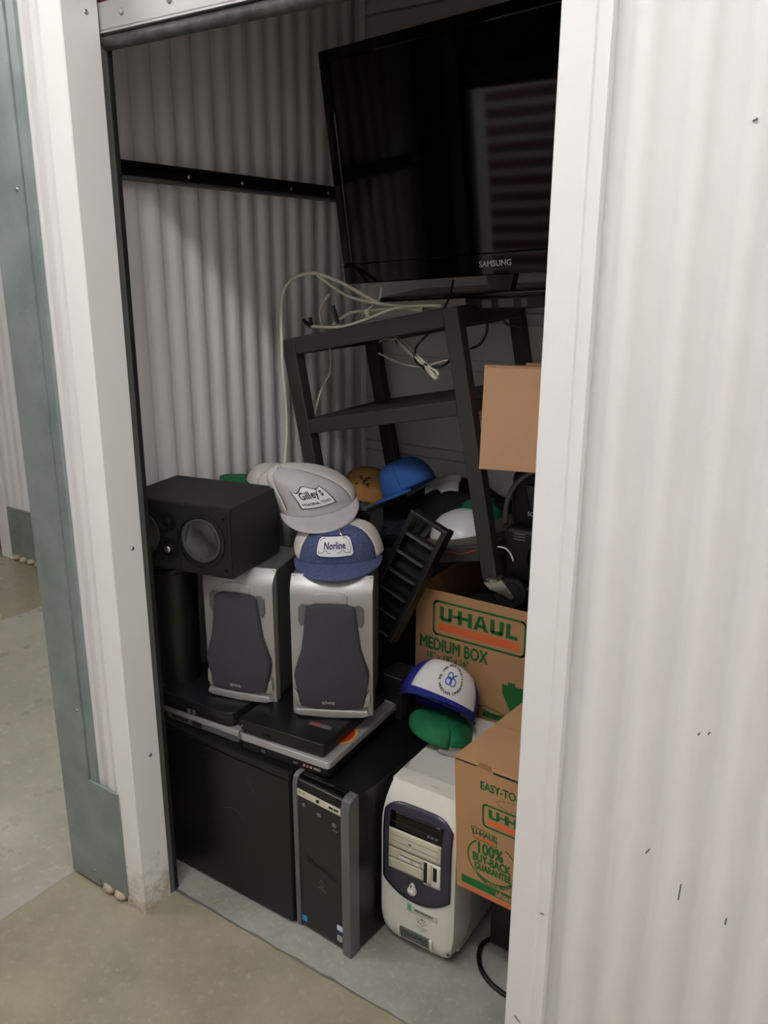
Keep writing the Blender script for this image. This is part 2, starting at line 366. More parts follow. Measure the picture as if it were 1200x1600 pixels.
# horizontal girt on the left wall (open channel)
gp = [(XL, 1.803), (XL+.04, 1.803), (XL+.04, 1.796), (XL+.006, 1.796), (XL+.006, 1.768), (XL+.046, 1.768), (XL+.046, 1.773), (XL+.049, 1.773), (XL+.049, 1.763), (XL, 1.763)]
gr = MB().prism(gp, 1.25, YB-.015, 'xz').build('trim_6', M_dark); struct(gr)
MB().box(XL+.049, XL+.0505, 1.25, YB-.015, 1.762, 1.768).build('flange_edge', M_galvd, gr)
for y in (1.56, 1.75, 1.95, 2.12):
    MB().lathe([(0, .004), (.005, .003), (.007, 0)], 8, T(XL+.046, y, 1.781) @ Matrix.Rotation(math.pi/2, 4, 'Y')).build('screw', M_chrome, gr, smooth=True)
# door: steel track, rolled up red curtain, bottom bar with rivets and bulb seal
tk = plan([(-1.50, 1.187), (-1.466, 1.187), (-1.466, 1.2025), (-1.48, 1.2025), (-1.48, 1.205), (-1.50, 1.203)], 0, 0, 2.4).build('door_track', M_galvd, solid=.002); struct(tk); tk.name = 'trim_7'
MB().box(-1.495, -1.4665, 1.205, 1.2155, 0, 1.985, b=.001).build('track_lip', M_rubber, tk)
tk2 = plan([(-.475, 1.187), (-.475, 1.196), (-.459, 1.196), (-.459, 1.226), (-.475, 1.226)], 0, 0, 2.4).build('trim_8', M_galvd, solid=.002); struct(tk2)
hd = vsheet(-1.46, -.476, 2.12, ZC, lambda a, z, d: (a, YF+.008+d, z)).build('wall_header', M_white, smooth=True); struct(hd)
dr = MB(); zc, yc = 2.5, 1.36
dr.grid(lambda u, v: (-1.475+1.01*u, 1.193, 2.04+.45*v), 1, 4)
dr = dr.build('door_1', M_red, solid=.001); struct(dr)
MB().lathe([(.17, 0), (.17, 1.01)], 28, T(-1.475, yc, zc) @ Matrix.Rotation(math.pi/2, 4, 'Y')).build('curtain_roll', M_red, dr, smooth=True, angle=40)
MB().box(-1.472, -.470, 1.188, 1.192, 2.004, 2.052).box(-1.472, -.470, 1.188, 1.212, 2.000, 2.005).build('bottom_bar', M_silver, dr)
for x in [-1.398+.13*k for k in range(8)]:
    MB().lathe([(0, .005), (.004, .0042), (.0065, 0)], 12, T(x, 1.188, 2.028) @ Matrix.Rotation(math.pi/2, 4, 'X')).build('rivet', M_silver, dr, smooth=True)
MB().tube([(-1.474, 1.203, 1.986), (-.468, 1.203, 1.986)], .0135, 14, 1).build('bulb_seal', M_seal, dr, smooth=True, angle=60)

# ------------------------------------------------------------------ ceiling lights of the corridor
for k, (x, lb) in enumerate(((1.9, 'fluorescent strip light on the ceiling past the closed white facade'), (-.75, 'fluorescent strip light on the ceiling facing the open unit'), (-3.1, 'fluorescent strip light on the ceiling by the side passage'), (4.4, 'added fill strip light on the ceiling at the far end of the corridor'))):  # far-end strip is unseen, added to brighten the lower parts
    t = thing('ceiling_light', lb, 'light', T(x, .06, ZC), 'corridor ceiling lights')
    MB().box(-.64, .64, -.075, .075, -.05, 0, b=.004).build('housing', M_trim, t)
    MB().box(-.62, .62, -.065, .065, -.092, -.05, b=.012).build('diffuser', M_lamp, t)

# ------------------------------------------------------------------ computers on the floor
t = thing('computer_tower', 'plain black computer tower turned sideways, scratched side panel facing out under the laptops', 'computer', pose(-1.593, 1.285, 0), 'computer towers on the floor')
MB().box(0, .462, .004, .36, .006, .43, b=.004).build('case', M_pc, t)
MB().box(.002, .460, 0, .006, .008, .408, b=.0015).build('side_panel', M_pc, t)
MB().box(.002, .460, -.001, .012, .411, .428, b=.003).build('top_lip', M_blk, t)
for x in (.03, .43):
    for y in (.03, .33): MB().lathe([(.014, 0), (.012, .008)], 12, T(x, y, 0)).build('foot', M_rubber, t)
for p in ([(.324, .375), (.340, .345), (.351, .33)], [(.24, .25), (.27, .262), (.295, .255), (.31, .235)], [(.36, .2), (.372, .19)], [(.39, .385), (.393, .39)], [(.16, .37), (.18, .374)]):
    Flat().quads(strip(p, .0007)).build('scratch', M_silverd, t)

t = thing('computer_tower', 'black computer tower with silver front edges, blue sticker and pale port strip', 'computer', pose(-1.1255, 1.2914, 0, 0, 0, -.062), 'computer towers on the floor')
MB().box(.001, .1745, .02, .425, .004, .424, b=.003).build('case', M_pc, t)
bz = MB().box(.014, .150, .002, .03, .012, .398, b=.003).build('front_panel', mat('charcoal_front', (34, 33, 32), .38), t)
MB().prism([(.03, .43), (.014, .428), (.003, .420), (.001, .398), (.03, .398)], .013, .151, 'yz').build('top_cap', M_blkg, t, smooth=True, angle=35)
MB().prism([(.0, .004), (.03, .004), (.03, .432), (.012, .431), (.003, .424), (-.002, .405)], .0, .0135, 'yz').build('silver_edge', M_silverd, t, smooth=True, angle=35)
MB().prism([(-.003, .0), (.03, .0), (.03, .432), (.012, .431), (.0, .424), (-.006, .405)], .150, .1755, 'yz', bev=.003).build('silver_edge', M_silverd, t, smooth=True, angle=35)
ps = MB().box(.0135, .1505, -.001, .006, .380, .3985, b=.001).build('port_strip', M_ivory2, t)
MB().lathe([(.0042, 0), (.0042, .002)], 14, T(.079, -.001, .390) @ Matrix.Rotation(math.pi/2, 4, 'X')).build('audio_port', M_rubber, ps)
for x in (.119, .134): MB().box(x-.006, x+.006, -.0022, 0, .3875, .3925).build('usb_port', M_rubber, ps)
for x in (.023, .036): MB().box(x-.003, x+.003, -.0016, 0, .3905, .3935).build('mark', M_silverd, ps)
MB().box(.013, .151, -.0005, .006, .3965, .3985).build('chrome_line', M_silver, t)
for x, zz, w in ((.032, .358, .005), (.079, .351, .006), (.126, .344, .006)): MB().box(x-w, x+w, -.0004, .004, zz-.004, zz+.005, b=.0015).build('badge', M_silverd, t)
MB().box(.120, .135, .0, .004, .330, .332).build('mark', M_silverd, t)
MB().prism([(.04, .222), (.058, .218), (.058, .212), (.10, .206), (.118, .2), (.13, .192), (.125, .188), (.1, .198), (.08, .203), (.042, .204)], -.0003, .004, 'xz').build('card_slot', M_rubber, t)
lg = Flat()
lg.quads(strip([(.083+.007*math.cos(a*.5236), .162+.009*math.sin(a*.5236)) for a in range(13)], .0014)).quads(strip([(.083, .15), (.083, .174)], .0014)).quads(strip([(.072, .15), (.096, .145)], .003))
lg.build('front_emblem', M_silverd, t, off=-.0014)
for x0, x1, z0, z1, m in ((.017, .033, .024, .040, mat('blue_sticker', (52, 142, 204), .4)), (.130, .147, .056, .072, mat('pale_sticker', (206, 216, 226), .4)), (.130, .146, .026, .044, M_silver)):
    MB().prism(rrect(x0, x1, z0, z1, .0025, 3), .0012, .003, 'xz').build('sticker', m, t)
MB().box(.131, .146, .0008, .002, .053, .058).build('sticker_band', mat('sticker_blue', (40, 72, 150), .4), t)
MB().box(.01, .166, .405, .42, .424, .428, b=.001).build('rear_seam', M_silverd, t)
MB().box(.02, .07, .392, .404, .4243, .4262).build('rear_tab', M_galvd, t)

t = thing('computer_tower', 'white rounded computer tower with dark violet drive bay surround and oval button', 'computer', pose(-.937, 1.372, 0, 0, 0, .02) @ Matrix.Diagonal((1.13, 1, 1, 1)), 'computer towers on the floor')
MB().box(.006, .172, .05, .40, .012, .425, b=.004).build('case', M_beigecase, t)
def fr(zz):   # front curve of the bezel in side view
    return .0+.035*max(0, (zz-.30)/.14)**2.2+.03*max(0, (.06-zz)/.06)**2
def hw(zz):   # half width
    return .0905 - .012*max(0, (zz-.33)/.10)**2 - .022*max(0, (.10-zz)/.10)**1.8
def bez(u, v):
    zz = .004+.432*v; a = (u-.5)*2; w = hw(zz); e = abs(a)
    x = .092+math.copysign(min(1, e*1.12), a)*w; y = fr(zz)+(.012*max(0, e-.72)/.28 if e < .893 else .012+ (e-.893)/.107*.07)
    return (x, y, zz)
bzl = MB().grid(bez, 28, 30).grid(lambda u, v: (bez(u, 1)[0], bez(u, 1)[1]*(1-v)+.085*v, bez(u, 1)[2]-.004*v), 28, 3).build('front_bezel', M_ivory, t, smooth=True, angle=50)
def onb(off):
    def fn(x, zz):
        e = abs(x-.092)/hw(zz)/1.12; return (x, fr(zz)+.012*max(0, e-.72)/.28-off, zz)
    return fn
def patch_grid(outline_fn, nu, nv, name, m, parent, off):
    # outline_fn(v)->(x0,x1,z0,z1 interpolation) : builds a curved patch over the bezel
    fn = onb(off); b = MB(); b.grid(lambda u, v: fn(*outline_fn(u, v)), nu, nv); return b.build(name, m, parent, smooth=True)
def shield(u, v):
    x = .012+.160*u; e = (u-.5)*2
    top = .398-.030*abs(e)**5; bot = .150+.040*abs(e)**2.2
    return (x, bot+(top-bot)*v)
sh = patch_grid(shield, 24, 20, 'bay_surround', M_purple, t, .0035); sh.modifiers.new('th', 'SOLIDIFY').thickness = .004
fnb = onb(.0055)
def bpanel(name, x0, x1, z0, z1, m, parent, th=.003, off=.0055):
    f2 = onb(off); b = MB(); b.grid(lambda u, v: f2(x0+(x1-x0)*u, z0+(z1-z0)*v), 8, 6); o = b.build(name, m, parent, smooth=True); o.modifiers.new('th', 'SOLIDIFY').thickness = th; return o
od = bpanel('optical_drive', .030, .150, .334, .374, M_blkg, t)
bpanel('drive_tray', .034, .147, .350, .352, M_blk, od, off=.0075)
for x in (.118, .127, .136): bpanel('drive_button', x, x+.006, .345, .349, M_silverd, od, off=.0085)
b1 = bpanel('blank_bay', .029, .150, .283, .332, M_ivory2, t)
bpanel('bay_groove', .036, .144, .316, .3165, M_galvd, b1, off=.0062); bpanel('bay_groove', .036, .144, .300, .3005, M_galvd, b1, off=.0062); bpanel('bay_mark', .076, .083, .305, .307, M_rubber, b1, off=.0065)
fd = bpanel('floppy_drive', .029, .112, .254, .280, M_ivory2, t)
bpanel('floppy_slot', .056, .108, .268, .2695, M_galvd, fd, off=.0066); bpanel('floppy_lever', .054, .082, .259, .266, M_ivory, fd, off=.0085); bpanel('eject_button', .090, .102, .258, .264, M_ivory, fd, off=.0085)
bpanel('blank_bay', .029, .111, .224, .252, M_ivory2, t)
ob = bpanel('open_bay', .112, .150, .217, .280, M_ivory, t, off=.0050)
bpanel('bay_slot', .113, .120, .222, .277, M_rubber, ob, off=.0062); bpanel('bay_slot', .134, .142, .236, .272, M_rubber, ob, off=.0062); bpanel('bay_rib', .124, .130, .222, .276, M_ivory2, ob, off=.0085)
pb = [(0, .020), (.004, .017), (.0065, .009), (.0105, 0), (.0095, -.007), (.005, -.0115), (0, -.0125), (-.005, -.0115), (-.0095, -.007), (-.0105, 0), (-.0065, .009), (-.004, .017)]
pbt = MB().prism([(.086+a, .185+b) for a, b in pb], -.010, .0, 'xz', bev=.002).build('power_button', M_ivory, t, smooth=True, angle=40)
MB().lathe([(.0065, 0), (.006, .002), (0, .0028)], 16, T(.086, -.010, .183) @ Matrix.Rotation(math.pi/2, 4, 'X')).build('button_cap', M_ivory, pbt, smooth=True)
MB().lathe([(.0016, 0), (.0016, .002)], 10, T(.086, -.010, .1995) @ Matrix.Rotation(math.pi/2, 4, 'X')).build('power_light', M_rubber, pbt)
rec = [(.034, .030), (.05, .022), (.092, .018), (.134, .022), (.150, .030), (.152, .12), (.140, .14), (.092, .128), (.044, .14), (.032, .12)]
bpanel('label', .080, .144, .120, .138, mat('pale_label', (214, 216, 208), .5), t, .001, .0016); bpanel('label_tab', .073, .083, .123, .141, mat('mint_sticker', (120, 190, 160), .5), t, .001, .002)
f = Flat().text('PROSIGNIA', .113, .128, .0085, bold=.0003).text('BUILT FOR', .109, .088, .0055).text('YOU', .113, .0815, .0055)
for k in range(14):
    a = k*2.399; rr = .0028+.0078*math.sqrt(k/14); f.quads(strip([(.108+rr*math.cos(a), .106+rr*math.sin(a)), (.108+rr*math.cos(a)+.003*math.cos(k), .106+rr*math.sin(a)+.003*math.sin(k))], .0016))
f.build('front_print', mat('grey_print', (66, 66, 64), .7), t, onb(.0032))
gr_ = bpanel('vent_opening', .056, .128, .032, .066, mat('grey_green_grille', (96, 104, 98), .5), t, .002, .002)
for k in range(6): bpanel('vent_hole', .064+k*.0105, .067+k*.0105, .059, .061, M_rubber, gr_, .001, .0045)
bpanel('vent_lip', .070, .114, .040, .050, M_silverd, gr_, .002, .004)
for x in (.050, .128): bpanel('clip', x, x+.006, .030, .068, M_ivory, t, .006, .006)
bpanel('regulatory_mark', .164, .170, .030, .044, M_silverd, t, .0005, .001)
MB().prism([(.098, .4365), (.118, .4365), (.108, .4368)], .0, .001, 'xz', T(0, .05, .001)).build('torn_sticker', M_wood, t)

# ------------------------------------------------------------------ laptops on the towers
def laptop(label, M, w, d, h, lidm, basem, lidfrac=.45, r=.012, extras=None, name='laptop'):
    t = thing(name, label, 'laptop', M, 'old laptops piled on the towers')
    hb = h*(1-lidfrac)
    MB().prism(rrect(.003, w-.003, .003, d-.003, r), .002, hb-.0015, 'xy').build('base', basem, t)
    MB().prism(rrect(0, w, 0, d, r), h, hb, 'xy', bev=.003).build('lid', lidm, t, smooth=True, angle=40)
    for x in (.03, w-.03):
        for y in (.03, d-.03): MB().lathe([(.008, 0), (.008, .0025)], 10, T(x, y, 0)).build('foot', M_rubber, t)
    if extras: extras(t, w, d, h, hb)
    return t
def ex_r1(t, w, d, h, hb):
    for x in (.196, .206, .216): MB().lathe([(.003, 0), (.003, .002)], 12, T(x, .003, hb*.55) @ Matrix.Rotation(math.pi/2, 4, 'X')).build('audio_jack', mat('pinkish_jack', (190, 140, 130), .5), t)
    MB().box(.224, .242, .0015, .004, hb*.45, hb*.65).build('port', M_silver, t)
    for x0, x1 in ((.02, .06), (.08, .15)): MB().box(x0, x1, .0018, .004, hb*.3, hb*.7).build('bay_door', M_blkm, t)
    for x in (.07, .165): MB().box(x, x+.012, .001, .004, hb*.4, hb*.6).build('port', M_silverd, t)
    MB().lathe([(.048, 0), (.048, .0006)], 40, T(.214, .120, h)).build('yellow_sticker', mat('yellow_orange', (238, 170, 50), .5), t)
    MB().lathe([(.043, 0), (.043, .0008)], 40, T(.214, .120, h)).build('red_sticker', mat('red_orange', (186, 52, 30), .5), t)
    MB().box(.226, .258, .315, .338, h, h+.001).build('sticker', mat('cream_sticker', (196, 188, 164), .6), t)
    MB().box(.0, .012, .0, .012, hb+.001, h-.002).build('corner_cap', M_silverd, t)
laptop('silver lidded laptop with red and yellow round sticker, lying under a black laptop', pose(-1.307, 1.302, .430, 0, 0, .07), .267, .35, .042, M_silver, M_blk, .4, extras=ex_r1)
def ex_r2(t, w, d, h, hb):
    MB().box(.165, .225, .062, .076, h, h+.0008, T(0, 0, 0)).build('badge', M_silverd, t)
    MB().box(.170, .195, .064, .075, h+.0005, h+.0011).build('badge_red', mat('dark_red_print', (150, 60, 66), .5), t)
    MB().box(.002, w-.002, .012, .0135, h, h+.0004).build('seam', M_rubber, t)
    MB().box(.07, .09, -.001, .002, hb*.3, hb*.8).build('latch', M_rubber, t)
    for z0 in (.008, .022): MB().lathe([(.003, 0), (.003, .002)], 10, T(.012, .001, z0) @ Matrix.Rotation(math.pi/2, 4, 'X')).build('screw', M_silverd, t)
laptop('thick black laptop with small red badge, beneath the speaker with the denim cap', pose(-1.306, 1.304, .4722, 0, 0, .10), .247, .31, .037, M_blk, M_blk, .5, .006, ex_r2)
def ex_l(t, w, d, h, hb):
    for k in range(9): MB().box(.03+k*.006, .033+k*.006, .0015, .004, hb*.35, hb*.75).build('vent_slot', M_rubber, t)
    MB().box(.10, .13, .001, .004, hb*.3, hb*.8).build('port', M_rubber, t)
    MB().box(.14, .22, .001, .004, hb*.25, hb*.8).build('bay_door', M_silverd, t)
laptop('grey silver laptop with vent slots, under a thin black laptop', pose(-1.572, 1.300, .430, 0, 0, .05), .256, .33, .036, M_silver, M_silverd, .42, .008, ex_l)
def ex_l2(t, w, d, h, hb):
    for x in (.105, .122): MB().box(x, x+.008, -.001, .003, hb*.3, hb*.8).build('port', M_silverd, t)
laptop('thin black laptop with rounded corners, beneath the speaker carrying the wide black speaker', pose(-1.585, 1.292, .4663, 0, 0, .075), .252, .32, .0425, mat('satin_black_lid', (28, 28, 31), .32), M_blk, .5, .02, ex_l2)

# ------------------------------------------------------------------ bookshelf speakers
def bottle(sx, sz):
    # outline of the cloth grille in fractions of the front face
    R = [(.50, .835), (.66, .832), (.765, .815), (.80, .79), (.815, .72), (.84, .60), (.865, .50), (.91, .42), (.955, .345), (.962, .30), (.945, .235), (.915, .18), (.905, .11), (.88, .085), (.70, .068), (.5, .062)]
    L = [(1-a, b) for a, b in R[::-1]][1:-1]
    return [(a*sx, b*sz) for a, b in R+L]
def speaker(label, M, w, d, h):
    t = thing('bookshelf_speaker', label, 'speaker', M, 'pair of silver bookshelf speakers')
    MB().box(.002, w-.002, .03, d, .003, h-.003, b=.002).build('cabinet', M_silverd, t)
    fp = []
    # bezel with sloped top and bowed foot
    b = MB(); N = 16
    def sec(u, v):
        x = w*u; zz = h*v; e = abs(u-.5)*2
        y = .006*e**3 + (.030*((v-.90)/.10)**1.4 if v > .90 else 0) + .004*(1-v)
        if v < .10: y -= .012*(1-e*e)*(1-v/.10)**.7
        return (x, y, zz)
    b.grid(sec, N, 24)
    b.grid(lambda u, v: (0, sec(0, u)[1]*(1-v)+.034*v, h*u), 24, 1).grid(lambda u, v: (w, sec(1, u)[1]*(1-v)+.034*v, h*u), 24, 1)
    b.grid(lambda u, v: (w*u, sec(u, 1)[1]*(1-v)+.036*v, h), N, 1).grid(lambda u, v: (w*u, sec(u, 0)[1]*(1-v)+.034*v, 0), N, 1)
    b.build('front_bezel', M_silver, t, smooth=True, angle=40)
    arch = [(.30*w, .83*h), (.30*w, .885*h), (.36*w, .90*h), (.5*w, .908*h), (.64*w, .90*h), (.70*w, .885*h), (.70*w, .83*h)]
    MB().prism(arch, -.003, .02, 'xz', bev=.002).build('crest', M_silver, t, smooth=True, angle=40)
    for s in (0, 1):
        e = [(.105, .80), (.16, .825), (.22, .82), (.20, .69), (.13, .66), (.10, .70)]
        e = [((1-a if s else a)*w, b_*h) for a, b_ in e]
        MB().prism(e, -.001, .01, 'xz', bev=.002).build('port_recess', M_silverd, t)
        e = [(.03, .20), (.075, .17), (.115, .085), (.09, .075), (.02, .105)]
        e = [((1-a if s else a)*w, b_*h) for a, b_ in e]
        MB().prism(e, -.005, .01, 'xz', bev=.002).build('foot_wedge', M_silver, t, smooth=True, angle=40)
    g = bottle(w, h); bm = MB().prism(g, -.012, .008, 'xz', bev=.006).build('grille', M_grille, t, smooth=True, angle=50)
    lip = [(.06, .062), (.94, .062), (.97, .03), (.90, .012), (.5, .0), (.10, .012), (.03, .03)]
    MB().prism([(a*w, b_*h) for a, b_ in lip], -.013, .01, 'xz', bev=.003).build('foot_lip', M_silver, t, smooth=True, angle=40)
    Flat().text('aiwa', .46*w, .107*h, .014, xs=1.25, bold=.0005).build('maker_name', M_silver, t, off=.0128)
    return t
speaker('silver speaker with grey cloth grille beneath the denim cap', pose(-1.2087, 1.3954, .5105, 0, 0, .513), .1968, .2, .357)
speaker('silver speaker with grey cloth grille beneath the wide black speaker', pose(-1.4623, 1.358, .5095, 0, 0, .28), .19, .21, .349)

# wide black centre speaker
cw = .31
t = thing('center_speaker', 'wide black speaker with exposed cone lying on a silver speaker', 'speaker', pose(-1.327-cw*.98, 1.331-cw*.196, .8575, 0, 0, .197))
MB().box(0, cw, .008, .226, 0, .175, b=.002).build('cabinet', M_vinyl, t)
bf = MB().box(.001, cw-.001, 0, .012, .001, .174, b=.003).build('baffle', M_blkm, t)
def rotx(x, z, y=0): return T(x, y, z) @ Matrix.Rotation(math.pi/2, 4, 'X')
for x in (cw-.082, .055):
    if x < .02: continue
    wf_ = MB().lathe([(.066, 0), (.066, .004), (.058, .005), (.056, -.002)], 40, rotx(x, .088)).build('woofer', M_blk, t, smooth=True, angle=40)
    MB().lathe([(.057, .001), (.052, .005), (.047, .001)], 40, rotx(x, .088)).build('surround', mat('grey_rubber', (62, 62, 63), .5), wf_, smooth=True)
    MB().lathe([(.0475, .001), (.018, -.016), (.016, -.012), (.010, -.006), (0, -.004)], 40, rotx(x, .088)).build('cone', M_cone, wf_, smooth=True, angle=60)
MB().box(cw-.145, cw-.140, -.0002, .001, .01, .165).build('seam', M_rubber, t)
for zz, r in ((.055, .030), (.125, .026)):
    x = cw-.178
    tw = MB().lathe([(r, 0), (r, .003), (r*.8, .002), (r*.45, -.002), (r*.42, .001), (0, .006)], 28, rotx(x, zz)).build('tweeter', M_blk, t, smooth=True, angle=40)
    if zz < .1: MB().lathe([(.010, .004), (.008, .008), (0, .010)], 16, rotx(x, zz)).build('dome', M_chrome, tw, smooth=True)
for x, zz in ((cw-.014, .150), (cw-.014, .022), (.012, .15), (.012, .022)):
    MB().lathe([(.006, 0), (.006, .003), (.004, .003), (.0035, 0)], 14, rotx(x, zz)).build('grille_socket', M_blk, t)
# tapered bin under its free end
t = thing('waste_bin', 'black ribbed plastic bin under the free end of the wide black speaker', 'bin', T(-1.600, 1.385, .509) @ Matrix.Diagonal((1, 1, .975, 1)))
MB().lathe([(.058, 0), (.066, .30), (.0665, .318), (.070, .320), (.071, .332), (.067, .334), (.067, .342), (.071, .344), (.070, .356), (.064, .357), (.060, .30), (.048, .004)], 28).build('body', M_blk, t, smooth=True, angle=40)

# ------------------------------------------------------------------ caps
class Cap:
    def __init__(s, name, label, M, rx=.085, ry=.098, h=.11, L=.068, fm=None, bm=None, brm=None, under=None, split=1.0, curve=.012, group=None, wob=.0, front=.2, bump=0, button=True, shear=0., pw=.66):
        s.rx, s.ry, s.h, s.front, s.wob, s.shear, s.pw = rx, ry, h, front, wob, shear, pw
        s.t = thing(name, label, 'cap', M, group); sd = random.random()*9
        s.sd = sd
        o = MB().grid(lambda u, v: s.S((u-.5)*2*split, v), 22, 14).build('front_panel', fm, s.t, smooth=True, solid=.0015)
        MB().grid(lambda u, v: s.S(split+u*(2*math.pi-2*split), v), 34, 14).build('back_panel', bm, s.t, smooth=True, solid=.0015)
        def br(u, v):
            e = (u-.5)*2; a = e*1.28
            x0 = rx*math.sin(a); y0 = -ry*math.cos(a)
            k = math.cos(e*math.pi/2)**.62 if abs(e) < 1 else 0
            x1 = rx*1.04*math.sin(a); y1 = -ry*math.cos(a)-L*k
            x = x0+(x1-x0)*v; y = y0+(y1-y0)*v
            return (x, y, .004+curve*.35-curve*(x/rx)**2-.006*v*v)
        MB().grid(br, 30, 8).build('brim', brm, s.t, smooth=True, solid=.0022)
        if under:
            MB().grid(lambda u, v: (lambda p: (p[0]*.985, p[1]*.985, p[2]-.0030))(br(u, v)), 30, 8).build('brim_lining', under, s.t, smooth=True)
        if button: MB().lathe([(.006, 0), (.005, .003), (0, .0042)], 12, T(*s.S(0, 1)) @ T(0, 0, -.0005)).build('button', fm, s.t, smooth=True)
        band = MB().grid(lambda u, v: (lambda p: (p[0]*1.006, p[1]*1.006, p[2]))(s.S((u-.5)*2*split, v*.09)), 22, 2).build('sweatband_seam', brm, s.t, smooth=True)
    def S(s, a, v):
        q = v*math.pi/2; r = max(0, math.cos(q))**s.pw; zz = math.sin(q)**.92
        f = max(0, math.cos(a)); hh = s.h*(1+s.front*f*math.sin(q)**2*(1-math.sin(q)**6)) 
        wv = 1+s.wob*(math.sin(3*a+s.sd)*.5+math.sin(5*a+s.sd*2+4*v)*.5)*math.sin(q*2)
        return (s.rx*r*math.sin(a)*wv+s.shear*zz*zz, -s.ry*r*math.cos(a)*wv, hh*zz*(1+s.wob*.6*math.sin(2*a+s.sd)*v*(1-v)*3))
    def on(s, u0, v0, off=.002):
        def fn(u, v):
            # u,v metres on the front of the crown; v measured up from the base
            a = u0+u/s.rx*.95; lo, hi = 0., 1.
            tgt = v0+v; t = min(.98, max(0, math.asin(min(1, max(0, tgt/(s.h*1.04))))*2/math.pi))
            p = Vector(s.S(a, t)); pa = Vector(s.S(a+.01, t))-p; pv = Vector(s.S(a, min(1, t+.01)))-p
            n = pa.cross(pv).normalized(); return tuple(p+n*off)
        return fn
    def patch(s, outline, u0, v0, m, name='patch', off=.002, nu=16, nv=10):
        # outline: fn(u in -1..1, v 0..1)->(x,z)
        f = s.on(u0, v0, off); MB().grid(lambda u, v: f(*outline(u, v)), nu, nv).build(name, m, s.t, smooth=True)
def rectpatch(w, h, r=.006):
    def fn(u, v):
        e = abs(v-.5)*2; k = max(0, (e*h/2-(h/2-r))/r); x = (u-.5)*(w-2*r*(1-math.sqrt(max(0, 1-k*k))))
        return (x, (v-.5)*h)
    return fn
# denim cap on the right hand speaker
c = Cap('baseball_cap', 'denim trucker cap with white side mesh and oblong Norline patch, on a silver speaker', pose(-1.198, 1.578, .888, .13, -.04, .57), .112, .088, .078, .076, M_denim, M_capwhite, M_denim, split=1.0, wob=.05, group='baseball caps')
c.patch(rectpatch(.104, .044, .009), -.02, .043, M_navy, 'patch_border', .003)
c.patch(rectpatch(.098, .038, .007), -.02, .043, M_patch, 'patch', .0038)
f = Flat().text('Norline', 0, -.003, .019, xs=1.0, bold=.0005)
bus = [(-.043, -.012), (-.043, .013), (-.036, .0165), (.034, .0165), (.041, .011), (.044, -.004), (.040, -.012), (.026, -.011), (.023, -.006), (.017, -.006), (.014, -.011), (-.018, -.011), (-.021, -.006), (-.028, -.006), (-.031, -.011)]
f.quads(strip(bus, .0011, True)); f.build('patch_print', M_navy, c.t, c.on(-.02, .043, .0046))
pf = c.on(0, 0, .004)
MB().tube([pf(.02, .074), pf(.023, .071), pf(.018, .067), pf(.023, .062)], .003, 6).build('pin_chain', M_chrome, c.t, smooth=True)
# grey cap above it
c = Cap('baseball_cap', 'light grey cap with black bordered Gilleys patch, perched above the denim cap', pose(-1.318, 1.645, .984, .14, -.16, .78), .104, .104, .112, .090, M_capgrey, M_capwhite, M_capgrey, split=.95, wob=.03, curve=.006, group='baseball caps', front=.0, shear=-.080, pw=1.0)
def gp_out(sc):
    def fn(u, v):
        x = (u-.5)*.098*sc; zz = (v-.5)*.052*sc
        if v > .5: zz += .006*math.cos((u-.5)*9)*(v-.5)*2-.003
        return (x, zz)
    return fn
c.patch(gp_out(1.0), .0, .050, M_ink, 'patch_border', .003); c.patch(gp_out(.92), .0, .050, M_patch, 'patch', .0038)
Flat().text("Gilley's", 0, -.001, .0245, bold=.0007, shear=.25, xs=.95).text('PASADENA, TEXAS', 0, -.0175, .009, bold=.0002).build('patch_print', M_ink, c.t, c.on(.0, .050, .0046))
# cap behind the black speaker: white with green
c = Cap('baseball_cap', 'white mesh cap with green trim behind the wide black speaker', pose(-1.515, 1.71, .985, -.12, .05, -1.0), .080, .085, .050, .075, M_capwhite, M_capwhite, M_grn, group='baseball caps', wob=.05)

# ------------------------------------------------------------------ black cases behind the speakers
t = thing('desktop_case', 'upright black equipment case behind the grey and denim caps', 'equipment', pose(-1.36, 1.69, 0, 0, 0, .12))
MB().box(0, .165, 0, .08, 0, .955, b=.004).build('case', M_blk, t)
MB().box(.09, .15, .01, .07, .955, .961).build('top_plate', M_silverd, t)
for x in (.12, .145): MB().box(x-.02, x-.008, .03, .05, .961, .968).build('connector', M_chrome, t)
t = thing('storage_tote', 'black plastic storage tote under the metal cart', 'tote', pose(-1.64, 1.84, 0))
MB().box(0, .50, 0, .46, 0, .55, b=.01).build('body', M_blkm, t); MB().box(-.01, .51, -.01, .47, .55, .575, b=.006).build('lid', M_blk, t)
t = thing('video_recorder', 'flat black player box with thin silver line, behind the round-stickered laptop', 'player', pose(-1.105, 1.64, .4275, 0, 0, -.062))
MB().box(0, .06, .0, .065, 0, .13, b=.003).build('case', M_blkm, t); MB().box(.0, .06, -.001, .002, .118, .121).build('silver_line', M_silverd, t)

